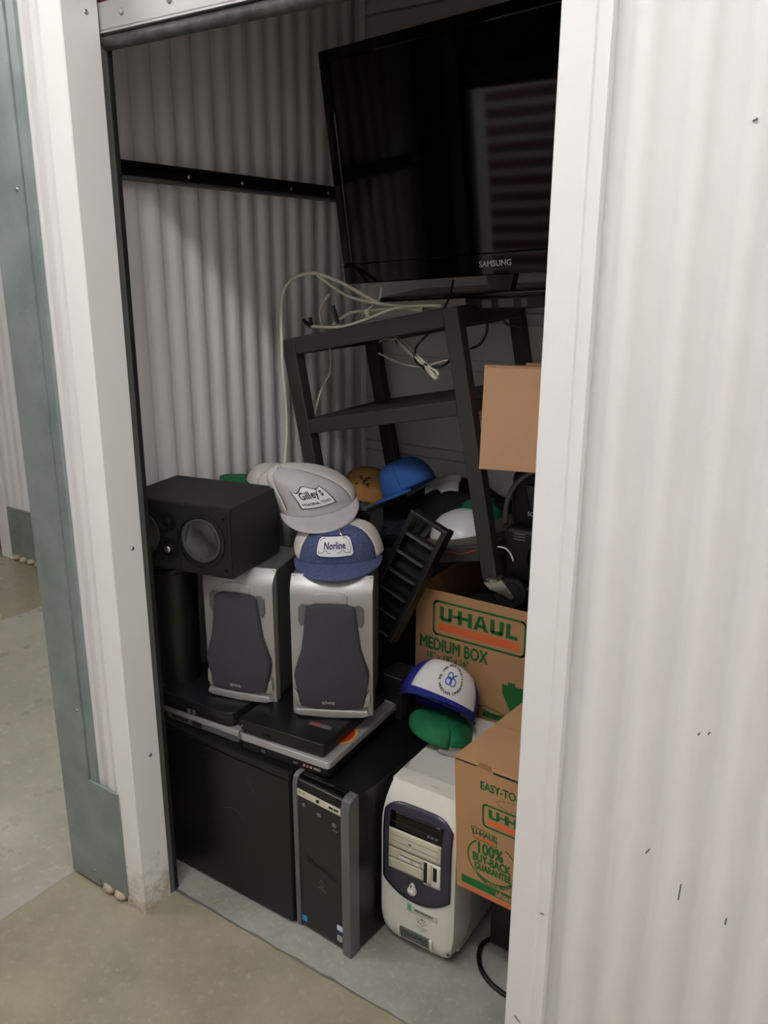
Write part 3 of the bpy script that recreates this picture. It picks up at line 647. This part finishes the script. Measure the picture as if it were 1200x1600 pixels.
# ------------------------------------------------------------------ metal cart, tilted
CW, CDp, CH = .5456, .50, .7071
CM = pose(-1.4343, 1.82, .6789, -.0071, -.1964, .0956)
t = thing('metal_cart', 'charcoal metal equipment cart on casters, tilted, with cables on its top', 'cart', CM)
lw = .042
for x in (0, CW-lw):
    for y in (0, CDp-lw): MB().box(x, x+lw, y, y+lw, 0, CH-.002, b=.003).build('leg', M_cart, t)
for z0, z1, nm in ((.66, CH, 'top'), (.435, .475, 'middle'), (.045, .088, 'bottom')):
    sx0, sx1 = lw, CW-lw
    for y in (0.001, CDp-.031): MB().box(sx0, sx1, y, y+.03, z0, z1, b=.003).build('rail', M_cart, t)
    for x in (.001, CW-.031): MB().box(x, x+.03, lw, CDp-lw, z0, z1, b=.003).build('rail', M_cart, t)
    if nm != 'top': MB().box(.03, CW-.03, .03, CDp-.03, z1-.006, z1-.001).build('shelf', M_cart if nm == 'middle' else M_wood, t)
    else: MB().box(.03, CW-.03, .03, CDp*.62, z1-.006, z1-.001).build('shelf', M_cart, t)
def caster(x, y, rz):
    Mx = T(x, y, 0) @ Matrix.Rotation(rz, 4, 'Z')
    cs = MB().lathe([(.022, -.012), (.026, -.010), (.026, -.004), (.020, 0)], 20, Mx).build('caster', M_chrome, t, smooth=True, angle=40)
    b = MB()
    for s in (-1, 1):
        fk = [(-.024, -.012), (.024, -.012), (.034, -.03), (.050, -.062), (.040, -.068), (.02, -.05), (-.012, -.03)]
        b.prism(fk, s*.016, s*.018, 'xz', Mx)
    b.box(-.024, .024, -.018, .018, -.014, -.011, Mx); b.build('fork', M_chrome, cs)
    MB().lathe([(.030, -.011), (.040, -.010), (.043, -.004), (.043, .004), (.040, .010), (.030, .011), (.028, .007), (.008, .008)], 28, Mx @ T(.040, 0, -.052) @ Matrix.Rotation(math.pi/2, 4, 'X')).build('wheel', M_rubber, cs, smooth=True, angle=40)
    MB().lathe([(.006, -.021), (.006, .021)], 10, Mx @ T(.040, 0, -.052) @ Matrix.Rotation(math.pi/2, 4, 'X')).build('axle', M_chrome, cs)
for x, y, a in ((.02, .02, .8), (CW-.02, .02, .35), (.02, CDp-.02, 1.4), (CW-.02, CDp-.02, 2.2)): caster(x, y, a)

# ------------------------------------------------------------------ television
TW, TH = .958, .5906
t = thing('television', 'large black flat television with silver SAMSUNG lettering standing over the cart', 'television', pose(-1.4646, 1.974, 1.521, .105, -.063, -.016))
MB().box(0, TW, .004, .05, 0, TH, b=.006).build('housing', M_blkg, t, smooth=True, angle=40)
MB().box(.03, TW-.03, .05, .085, .04, TH-.1, b=.01).build('back_cover', M_blkm, t)
b = MB().box(0, TW, 0, .01, 0, .055, b=.003).box(0, TW, 0, .01, TH-.03, TH, b=.003).box(0, .033, 0, .01, .055, TH-.03, b=.003).box(TW-.033, TW, 0, .01, .055, TH-.03, b=.003)
b.build('bezel', M_tv, t)
MB().box(.033, TW-.033, .002, .006, .055, TH-.03).build('screen', M_tv, t)
Flat().text('SAMSUNG', TW/2, .022, .0200, xs=1.0, bold=.0005).build('maker_name', mat('silver_letters', (190, 190, 192), .35, metal=.3), t)
MB().prism([(TW/2-.035, 0), (TW/2+.045, 0), (TW/2+.03, -.05), (TW/2-.02, -.05)], .01, .04, 'xz').build('stand_neck', M_blkg, t)
sb = MB().box(.125, .875, -.02, .19, -.052, -.040, b=.004).build('stand_base', M_blkg, t, smooth=True, angle=40)
cb = MB().box(.385, .62, .0, .10, -.085, -.053, b=.003).build('connector_box', M_blk, t)
for x0, x1 in ((.435, .462), (.482, .525), (.545, .562)): MB().box(x0, x1, -.002, .002, -.08, -.060).build('socket_plate', mat('socket_grey', (84, 84, 86), .5), cb)

# ------------------------------------------------------------------ cardboard boxes
def uhaul_logo(fg, fo, x, z, w, asp=.36):
    # framed word with a bar under it; x,z = lower left corner, w = width
    h = w*asp
    fg.quads(strip(rrect(x, x+w, z, z+h, w*.045), w*.022, True))
    fo.poly([(x+w*.06, z+h*.14), (x+w*.94, z+h*.14), (x+w*.94, z+h*.37), (x+w*.06, z+h*.37)])
    lz = z+h*.44; lh = h*.42; s = w*.034; q = []
    def R(a, b, c, d): fg.poly([(x+w*a, lz+lh*c), (x+w*b, lz+lh*c), (x+w*b, lz+lh*d), (x+w*a, lz+lh*d)])
    R(.07, .115, .12, 1); R(.165, .21, .12, 1); R(.085, .195, 0, .26)
    R(.215, .30, .42, .62)
    R(.275, .32, 0, 1); R(.385, .43, 0, 1); R(.32, .385, .40, .62)
    ax, aw = x+w*.445, w*.165
    fg.poly([(ax, lz), (ax+w*.045, lz), (ax+aw*.5+w*.008, lz+lh), (ax+aw*.5-w*.022, lz+lh)])
    fg.poly([(ax+aw, lz), (ax+aw-w*.045, lz), (ax+aw*.5-w*.008, lz+lh), (ax+aw*.5+w*.022, lz+lh)])
    fg.poly([(ax+aw*.25, lz+lh*.2), (ax+aw*.75, lz+lh*.2), (ax+aw*.66, lz+lh*.42), (ax+aw*.34, lz+lh*.42)])
    R(.63, .675, .12, 1); R(.73, .775, .12, 1); R(.645, .76, 0, .26)
    R(.80, .845, 0, 1); R(.845, .92, 0, .24)
def carton_walls(t, w, d, h, th=.005, top=True, m=M_card):
    MB().box(0, w, 0, th, 0, h, b=.0012, seg=1).build('front_wall', m, t); MB().box(0, w, d-th, d, 0, h, b=.0012, seg=1).build('back_wall', m, t)
    MB().box(0, th, th, d-th, 0, h, b=.0012, seg=1).build('side_wall', m, t); MB().box(w-th, w, th, d-th, 0, h, b=.0012, seg=1).build('side_wall', m, t)
    MB().box(th, w-th, th, d-th, 0, th).build('bottom', m, t)
# medium box under the cart, open
UW, UD, UH = .457, .457, .406
t = thing('cardboard_box', 'open brown carton printed U-HAUL MEDIUM BOX with a cart wheel standing in it', 'box', pose(-1.108, 1.803, .334, 0, 0, .0), 'moving boxes')
carton_walls(t, UW, UD, UH)
MB().box(.006, UW-.006, .006, .012, UH-.2, UH-.004).build('flap', M_cardin, t)
fg, fo = Flat(), Flat()
uhaul_logo(fg, fo, .058, UH-.125, .268)
fg.text('MEDIUM BOX', .014, UH-.172, .050, align='LEFT', xs=.68, bold=.0014).text('18" x 18" x 16"', .036, UH-.198, .024, align='LEFT', xs=.9, bold=.0006)
fg.poly([(.27, UH-.24), (.268, UH-.215), (.285, UH-.215), (.285, UH-.205), (.305, UH-.205), (.305, UH-.213), (.40, UH-.213), (.40, .10), (.31, .10), (.295, UH-.29)])
fg.poly([(.215, UH-.31), (.285, UH-.31), (.29, .08), (.215, .08)])
fg.quads(strip([(.2, UH-.30), (.225, UH-.295), (.28, UH-.305), (.25, UH-.315), (.2, UH-.30)], .002))
fg.build('green_print', M_green, t); fo.build('orange_print', M_orange, t)
t2 = thing('cardboard_box', 'plain brown carton underneath the open printed carton', 'box', pose(-1.108, 1.815, 0), 'moving boxes')
carton_walls(t2, UW, .44, .333, m=M_carddk); MB().box(0, UW, 0, .44, .328, .333).build('lid', M_carddk, t2)
# box in front, closed
SW, SD, SH = .41, .32, .318
t = thing('cardboard_box', 'closed brown carton printed 100% BUY-BACK GUARANTEE beside the white tower', 'box', pose(-.716, 1.3525, .272, 0, -.05, -.0817), 'moving boxes')
carton_walls(t, SW, SD, SH-.003)
MB().box(.001, SW-.001, .002, SD/2-.001, SH-.004, SH).build('flap', M_card, t); MB().box(.001, SW-.001, SD/2+.001, SD-.002, SH-.004, SH).build('flap', M_card, t)
MB().box(.004, .054, -.0007, .002, SH-.0075, SH-.0045).build('lid_gap', M_rubber, t); MB().box(.095, .16, -.0007, .002, SH-.011, SH-.007).build('lid_gap', M_rubber, t)
MB().prism([(.055, SH-.006), (.06, SH+.001), (.088, SH+.001), (.093, SH-.009)], -.0008, .006, 'xz').build('torn_edge', M_cardin, t)
fg, fo = Flat(), Flat()
fg.text('EASY-TO-STORE', .063, SH-.055, .026, align='LEFT', xs=.82, bold=.0008)
for k in range(16):
    a0 = 2*math.pi*k/16; fg.quads(strip([(.134+.030*math.cos(a0), SH-.073+.010*math.sin(a0)), (.134+.030*math.cos(a0+.22), SH-.073+.010*math.sin(a0+.22))], .0014))
uhaul_logo(fg, fo, .070, .178, .19, .27)
cx, cz, rr = .092, .096, .058
fg.quads(strip([(cx+rr*1.05*math.cos(math.radians(a)), cz+rr*.86*math.sin(math.radians(a))) for a in range(130, 420, 8)], .0028))
fo.poly([(.046, .1425), (.100, .1395), (.101, .1465), (.045, .1485)])
fg.text('U-HAUL', .073, .1495, .0165, xs=1.0, bold=.0008).quads(strip([(.040, .1665), (.102, .1625), (.102, .137), (.046, .141)], .0016, True))
fg.text('100%', .085, .108, .038, xs=.80, bold=.0014).text('BUY-BACK', .089, .0855, .0275, xs=.70, bold=.0011).text('GUARANTEE', .092, .066, .0225, xs=.68, bold=.0009)
fg.ring('PRINTED WITH RECYCLED', cx, cz, rr*1.02, .009, math.radians(228), .082, True, bold=.0004)
fg.poly([(.014, .017), (.40, .017), (.40, .036), (.014, .036)])
fo.poly([(.016, .004), (.40, .004), (.40, .012), (.016, .012)])
fg.build('green_print', M_green, t); fo.build('orange_print', M_orange, t)
Flat().text('uhaul.com', .100, .0205, .020, align='LEFT', xs=.95, bold=.0007).build('web_address', M_card, t, off=.0011)
# plain box at the right, upper
t = thing('cardboard_box', 'plain brown carton resting on the black stereo beside the cart', 'box', pose(-.900, 1.7437, 1.105, -.10, 0, .30), 'moving boxes')
carton_walls(t, .40, .30, .245, m=M_carddk)
MB().box(0, .40, 0, .149, .241, .246).build('flap', M_carddk, t); MB().box(0, .40, .151, .30, .241, .246).build('flap', M_carddk, t)
MB().box(.09, .3, .05, .07, .246, .254, b=.002).build('tape_fold', M_cardin, t)
# receiver carrying the front box
t = thing('stereo_receiver', 'black stereo receiver on the floor under the buy-back carton', 'receiver', pose(-.70, 1.50, 0))
MB().box(0, .38, .006, .30, .008, .266, b=.003).build('case', M_blkm, t); MB().box(0, .38, 0, .008, .01, .264, b=.002).build('front_panel', M_blk, t)
for x in (.03, .35):
    for y in (.03, .27): MB().lathe([(.015, 0), (.014, .01)], 12, T(x, y, 0)).build('foot', M_rubber, t)

# ------------------------------------------------------------------ things on the cart shelf
def blob(name, label, cat, M, sx, sy, sz, m, amp=.2, seed=0, group=None, flat=True):
    b = MB()
    def fn(u, v):
        a = u*2*math.pi; p = v*math.pi-math.pi/2
        x, y, z_ = math.cos(p)*math.cos(a), math.cos(p)*math.sin(a), math.sin(p)
        k = 1+amp*(math.sin(3*a+seed+2*z_)*.4+math.sin(5*a+seed*2.3+3*z_)*.3+math.sin(7*z_+2*a+seed)*.3)*math.cos(p)
        z_ = max(z_, -.25) if flat else z_
        return (sx*x*k, sy*y*k, sz*(z_+.25)*(1+amp*.5*math.sin(4*x+seed)+amp*.4*math.sin(9*y+seed)))
    b.grid(fn, 40, 20); o = b.build(name, m, None, M, smooth=True); tag(o, label, cat, group); return o
def oncart(x, y, z, rx=0, ry=0, rz=0): return CM @ pose(x, y, z, rx, ry, rz)
SZ = .088
blob('black_jacket', 'crumpled black jacket heaped at the back of the cart shelf', 'jacket', oncart(.27, .36, SZ, 0, 0, .1), .19, .10, .085, M_cloth, .25, 1.3)
blob('black_bag', 'soft black bag lying under the tan cap', 'bag', oncart(.10, .25, SZ), .085, .15, .07, M_cloth, .18, 4.1)
p = px(565, 765, Y=2.07)
c = Cap('baseball_cap', 'tan suede cap with dark stamped emblem on the cart shelf', pose(p.x, p.y+.03, p.z-.04, -.1, .1, .45), .088, .09, .105, .05, M_tan, M_tan, M_tan, group='baseball caps', wob=.06)
f = Flat()
for k in range(16):
    x0 = -.024+.048*random.random(); z0 = -.012+.024*random.random(); f.quads(strip([(x0, z0), (x0+.010*random.random(), z0-.004+.01*random.random())], .0035))
f.text('R', .008, -.008, .016, bold=.0012); f.build('stamped_emblem', mat('dark_brown_ink', (64, 42, 24), .8), c.t, c.on(-.15, .066, .0012))
p = px(612, 752, Y=2.0)
c = Cap('baseball_cap', 'blue cap with dark green brim lining tipped against the cart leg', pose(p.x+.035, p.y+.05, p.z-.03, .35, -.45, -.75), .078, .085, .095, .075, M_blue, M_blue, M_blue, under=M_dkgreen, group='baseball caps')
p = px(757, 782, Y=2.2)
c = Cap('baseball_cap', 'green cap at the back of the shelf behind the white dome', pose(p.x-.01, p.y, p.z-.075, 0, 0, .4), .085, .09, .09, .055, M_grn, M_grn, M_grn, group='baseball caps')
# white dome
p = px(706, 858, Y=1.985)
t = thing('dome_lid', 'white plastic dome on a grey rim lying on the cart shelf', 'lid', pose(p.x+.01, p.y+.05, p.z+.006, .1, -.12, 0) @ Matrix.Scale(1.05, 4))
MB().lathe([(.092, .016), (.094, .022), (.090, .04), (.078, .062), (.058, .080), (.03, .092), (0, .096)], 40).build('dome', M_dome, t, smooth=True)
MB().lathe([(.088, 0), (.095, .002), (.097, .014), (.093, .017)], 40).build('rim', M_brimgrey, t, smooth=True, angle=40)
# keyboard on the shelf
t = thing('keyboard', 'black computer keyboard lying on the cart shelf beside the white dome', 'keyboard', oncart(.02, .005, SZ+.005, .12, 0, .10))
MB().box(0, .30, 0, .15, 0, .022, b=.005).build('body', M_blk, t)
b = MB()
for r_ in range(6):
    for c_ in range(16):
        b.box(.012+c_*.0172, .0265+c_*.0172, .014+r_*.0205, .0305+r_*.0205, .022, .0265)
kk = b.build('keys', mat('speckled_key', (30, 30, 33), .35, rgb2=(62, 62, 68), vscale=220), t); kk['kind'] = 'stuff'
# black rack leaning down from the shelf
pa = px(676, 813, Y=1.775); pb_ = px(590, 985, Y=1.70)
zx = (pa-pb_).normalized(); wid = (px(702, 827, Y=1.775)-px(650, 800, Y=1.775)).normalized()
yy = zx.cross(wid).normalized(); xx = yy.cross(zx).normalized(); Ln = (pa-pb_).length
RMx = Matrix(((xx.x, yy.x, zx.x, pb_.x), (xx.y, yy.y, zx.y, pb_.y), (xx.z, yy.z, zx.z, pb_.z), (0, 0, 0, 1)))
t = thing('disc_rack', 'black plastic slotted disc rack leaning off the cart shelf', 'rack', RMx)
hwid = .052
for s in (-1, 1): MB().box(s*hwid-.008, s*hwid+.008, -.022, .022, 0, Ln, b=.003).build('side_rail', M_blk, t)
for k in range(7):
    zz = Ln-.008-(Ln-.02)*k/6 if k else Ln-.006
    MB().box(-hwid+.006, hwid-.006, -.020, .016, zz-.005, zz+.005, b=.002).build('crossbar', M_blk, t)
    if k > 0: MB().box(-hwid+.010, hwid-.012, -.0225, -.0195, zz-.0015, zz+.0015).build('bar_edge', M_silverd, t)
MB().box(-hwid+.004, hwid-.004, .016, .020, 0, Ln*.76).build('back_sheet', M_blkm, t)
# papers
def paper(label, P, sx, sy, rot, seed):
    o = MB().grid(lambda u, v: ((u-.5)*sx, (v-.5)*sy, .006*math.sin(7*u+seed)+.006*math.sin(6*v+seed*2)), 10, 8).build('paper_scrap', M_paper, None, pose(*P, *rot), smooth=True, solid=.0006); tag(o, label, 'paper', 'white paper scraps')
p = px(577, 822, Y=1.88); paper('crumpled white paper beside the keyboard', (p.x, p.y, p.z), .07, .06, (.9, .1, .4), 1)
p = px(692, 757, Y=2.16); paper('torn white paper lying on the black jacket', (p.x, p.y, p.z), .11, .07, (.6, -.25, .2), 3)
o = MB().tube([px(676, 868, Y=1.86), px(700, 862, Y=1.86), px(720, 866, Y=1.86), px(748, 858, Y=1.87)], .0022, 6).build('red_wire', mat('red_wire_jacket', (150, 60, 44), .5), smooth=True); tag(o, 'thin red wire running along the front of the cart shelf', 'wire')

# ------------------------------------------------------------------ boombox and neighbours at the right
t = thing('boombox', 'black portable stereo with handle and silver cone, under the plain carton', 'stereo', pose(-.915, 1.93, .76, 0, 0, .10))
MB().box(0, .42, .0, .16, 0, .15, b=.015, seg=3).build('lower_body', M_blk, t, smooth=True, angle=40)
MB().box(.005, .40, .015, .15, .145, .305, b=.03, seg=4).build('upper_body', M_blkm, t, smooth=True, angle=40)
MB().prism([(.05, .27), (.36, .27), (.33, .155), (.08, .155)], .0, .03, 'xz', bev=.004).build('disc_door', M_blkg, t)
MB().tube([(-.006, .03, .15), (-.002, .02, .21), (.03, .012, .275), (.10, .008, .318), (.21, .006, .332), (.32, .008, .315), (.40, .02, .24), (.42, .03, .15)], .007, 8).build('handle', M_silverd, t, smooth=True)
Flat().text('SONY', .085, .19, .016, bold=.0006).build('maker_name', M_silver, t, off=.005)
sp = MB().lathe([(.070, 0), (.070, .006), (.056, .008), (.052, .0)], 32, rotx(.125, .075)).build('speaker_ring', M_blk, t, smooth=True, angle=40)
MB().lathe([(.046, .003), (.044, .008), (.040, .006), (.012, -.004), (.010, .012), (0, .014)], 28, rotx(.125, .075)).build('cone', M_chrome, sp, smooth=True, angle=40)
for k in range(3): MB().box(.03, .06, -.002, .002, .118+k*.008, .121+k*.008).build('vent', M_silverd, t)
o = MB().tube([px(778, 854, Y=1.86), px(790, 857, Y=1.86), px(798, 866, Y=1.86), px(802, 877, Y=1.86)], .0022, 6).build('white_wire', mat('white_wire_jacket', (210, 210, 205), .5), smooth=True); tag(o, 'short white wire hanging in front of the black portable stereo', 'wire')
blob('black_pouch', 'stuffed black pouch inside the open printed carton beneath the cart wheel', 'pouch', T(-.90, 2.02, .56), .20, .19, .11, M_cloth, .08, 2.2)
t = thing('round_canister', 'dark grey round canister behind the cart wheel', 'canister', pose(-.872, 2.0, .66))
MB().lathe([(.04, 0), (.042, .06), (.040, .088), (.034, .094), (0, .095)], 24).build('body', M_blk, t, smooth=True, angle=40); MB().lathe([(.043, .07), (.043, .08)], 24).build('ring', M_silverd, t)
t = thing('carry_case', 'charcoal soft case standing beside the cart wheel at the opening edge', 'case', pose(-.795, 1.832, .702))
MB().prism(rrect(0, .16, 0, .11, .045, 6), 0, .08, 'xz', bev=.012).build('body', mat('charcoal_cloth', (44, 44, 48), .9), t, smooth=True, angle=50); MB().box(.03, .05, -.002, .002, .005, .075).build('tag', M_paper, t)

t = thing('low_cabinet', 'low black cabinet beside the open printed carton, under the portable stereo', 'cabinet', T(-.643, 1.82, 0))
MB().box(0, .345, .012, .33, 0, .757, b=.004).build('body', M_blkm, t); MB().box(.004, .341, 0, .012, .02, .75, b=.002).build('door', M_blk, t)
t = thing('tall_cabinet', 'tall narrow black cabinet against the back wall under the television stand', 'cabinet', T(-.643, 2.165, 0))
MB().box(0, .345, .012, .17, 0, 1.475, b=.004).build('body', M_blkm, t); MB().box(.004, .341, 0, .012, .02, 1.45, b=.002).build('door', M_blk, t)

# ------------------------------------------------------------------ caps on the tower
c = Cap('baseball_cap', 'white fronted blue cap printed with a round world exposition emblem, on the silver edged tower', pose(-.974, 1.69, .470, -.60, .42, .52), .108, .088, .112, .058, M_wcap, M_royal, M_royal, split=.98, wob=.02, group='baseball caps', front=.25)
f = Flat()
R_ = .034
f.ring('THE 1986 WORLD EXPOSITION', 0, 0, R_-.003, .0088, math.radians(196), .148, bold=.0003)
f.ring('VANCOUVER.CANADA', 0, 0, R_+.0035, .0088, math.radians(214), .148, True, bold=.0003)
f.build('emblem_text', M_ink, c.t, c.on(-.02, .062, .0012))
f = Flat()
def circ(x, z, r, a0=0, a1=360): return [(x+r*math.cos(math.radians(a)), z+r*math.sin(math.radians(a))) for a in range(a0, a1+1, 20)]
f.quads(strip(circ(-.0055, .007, .0075), .0032)).quads(strip(circ(-.0065, -.006, .0088), .0032)).quads(strip(circ(.0065, -.006, .0088), .0032)).quads(strip([(.0015, .001), (.006, .008), (.013, .012)], .0032))
f.build('emblem', M_expo, c.t, c.on(-.02, .062, .0014))
c = Cap('baseball_cap', 'crushed green cap with grey lined brim, under the round emblem cap', pose(-.925, 1.635, .434, .22, .18, 1.75), .082, .085, .048, .080, M_grn, M_grn, M_brimgrey, group='baseball caps', wob=.12, front=.0)

# ------------------------------------------------------------------ cables
ca = [
 ([px(444, 735, Y=1.76), px(448, 660, Y=1.8), px(441, 560, Y=1.8), px(441, 470, Y=1.84), px(455, 438, Y=1.86), px(490, 427, Y=1.88), px(530, 440, Y=1.9), px(570, 462, Y=1.92), px(600, 476, Y=1.93), px(640, 480, Y=1.93), px(688, 478, Y=1.9)], 0.0048, 'long beige cable arching over the cart corner and hanging down'),
 ([px(496, 430, Y=1.88), px(530, 455, Y=1.9), px(560, 468, Y=1.92), px(620, 478, Y=1.92), px(660, 481, Y=1.9)], 0.0042, 'beige cable looped from the arch to the bundle'),
 ([px(486, 510, Y=1.87), px(530, 511, Y=1.86), px(570, 500, Y=1.87), px(610, 484, Y=1.9), px(650, 478, Y=1.9), px(690, 478, Y=1.88)], 0.0042, 'beige cable with black plugs lying on the cart top'),
 ([px(520, 508, Y=1.88), px(545, 490, Y=1.9), px(575, 486, Y=1.93), px(620, 482, Y=1.93), px(660, 486, Y=1.9)], 0.0042, 'beige cable curling beside the cable tie'),
 ([px(505, 512, Y=1.9), px(500, 490, Y=1.92), px(507, 470, Y=1.95), px(516, 458, Y=1.96)], 0.0035, 'thin grey cable ending in a metal plug'),
 ([px(596, 450, Y=1.96), px(594, 465, Y=1.95), px(585, 475, Y=1.94), px(565, 492, Y=1.92)], 0.0035, 'short beige lead sticking up from the bundle'),
 ([px(515, 540, Y=1.98), px(516, 580, Y=1.98), px(500, 615, Y=1.95), px(490, 660, Y=1.9), px(487, 700, Y=1.86)], 0.0031, 'thin grey cable hanging inside the cart'),
]
for pts, r, lb in ca:
    o = MB().tube(pts, r, 8, 8).build('signal_cable', M_cable, smooth=True); tag(o, lb, 'cable', 'beige cables')
for a, b_, lb in (((486, 511), (474, 500), 'slanted small black plug on the end of a beige cable'), ((487, 510), (484, 496), 'upright small black plug on the end of a beige cable'), ((520, 478), (528, 505), 'tapered black plug leaning behind the cart top')):
    o = MB().tube([px(*a, Y=1.87), px(*b_, Y=1.87)], .0055, 8, 1).build('cable_plug', M_bcable); tag(o, lb, 'plug', 'black cable plugs')
o = MB().tube([px(573, 484, Y=1.895), px(577, 500, Y=1.895)], .009, 10, 1).build('cable_tie', M_cable, smooth=True, angle=50); tag(o, 'knotted beige tie around the cables on the cart top', 'tie')
# tied hank under the cart top
ha = thing('cable_hank', 'folded beige cable hank with black ties hanging under the cart top', 'cable')
P0, P1 = px(618, 528, Y=1.98), px(682, 590, Y=1.90); dd = (P1-P0); sd_ = Vector((.5, .2, .3)).normalized()
for k in range(5):
    of = Vector((.004*math.cos(k*1.3), .004*math.sin(k*1.3), .004*math.cos(k*2.1)))
    MB().tube([P0+of, P0+dd*.4+of*1.6, P0+dd*.75+of*1.2, P0+dd*.93+of*2.2, P1+of*1.4], .0036, 7).build('strand', M_cable, ha, smooth=True)
MB().tube([P0+dd*.72, P0+dd*.78], .0095, 10, 1).build('tie_wrap', M_bcable, ha); MB().tube([P0+dd*.06, P0+dd*.10], .0085, 10, 1).build('tie_wrap', M_bcable, ha)
MB().tube([px(592, 535, Y=2.0), px(600, 530, Y=2.0), px(615, 530, Y=1.99)], .0025, 7).build('strand', M_cable, ha, smooth=True)
MB().tube([px(592, 552, Y=2.0), px(620, 565, Y=1.98), px(655, 573, Y=1.95), px(700, 562, Y=1.95)], .0025, 7).build('strand', M_cable, ha, smooth=True)
for pts, lb in (([px(708, 438, Y=2.06), px(703, 462, Y=2.0), px(690, 490, Y=1.98), px(675, 515, Y=1.96), px(652, 540, Y=1.94), px(648, 560, Y=1.93), px(660, 572, Y=1.92), px(690, 572, Y=1.93), px(704, 562, Y=1.96)], 'black cable dropping from the television behind the cart'),
                ([px(762, 495, Y=2.04), px(760, 520, Y=2.04), px(750, 538, Y=2.02), px(735, 545, Y=2.0)], 'black cable looping down from the television stand'),
                ([px(782, 495, Y=2.04), px(795, 508, Y=2.04), px(815, 512, Y=2.05)], 'thin black lead hanging under the television sockets')):
    o = MB().tube(pts, .0032, 8, 8).build('power_cable', M_bcable, smooth=True); tag(o, lb, 'cable', 'black cables')
o = MB().tube([Vector((-.62, 1.60, .006)), Vector((-.675, 1.552, .0065)), Vector((-.712, 1.49, .0065)), Vector((-.690, 1.431, .0065)), Vector((-.645, 1.397, .0065)), Vector((-.58, 1.385, .0065)), Vector((-.50, 1.40, .006))], .0058, 10, 8).build('power_cable', M_bcable, smooth=True)
tag(o, 'thick black cable looped on the concrete floor by the opening edge', 'cable', 'black cables')
# litter on the floor
for x, y, a in ((298, 1414, .4), (336, 1409, .9), (385, 1418, .5), (312, 1384, 0)):
    P = px(x, y, Z=0); o = MB().box(-.012, .012, -.0025, .0025, 0, .0025, b=.0008, seg=1).build('dry_leaf_scrap', mat('straw_litter', (170, 156, 128), .9), None, pose(P.x, P.y, .0, 0, 0, a), False)
    tag(o, 'tiny pale straw-coloured scrap on the concrete by the threshold', 'litter', 'litter scraps')

for i_, (x, y, dx, dy) in enumerate(((1012, 1330, 3, 3), (1062, 1394, 2, 12), (1134, 1440, 1, 5), (1092, 1147, 1.5, 1.5), (1108, 1146, 1.5, 1.5), (1180, 187, 4, 2))):
    a = px(x-dx, y+dy, Y=YF-.0015); b_ = px(x+dx, y-dy, Y=YF-.0015)
    MB().tube([a, (a+b_)/2, b_], .0012, 5, 2).build('scuff', M_galvd, wf)
for x, y, dx, dy in ((808, 1592, 4, 5), (847, 1428, 3, 1)):
    a = px(x-dx, y-dy, Y=YF-.0055); b_ = px(x+dx, y+dy, Y=YF-.0055)
    MB().tube([a, b_], .001, 5, 1).build('scuff', M_galvd, tr)
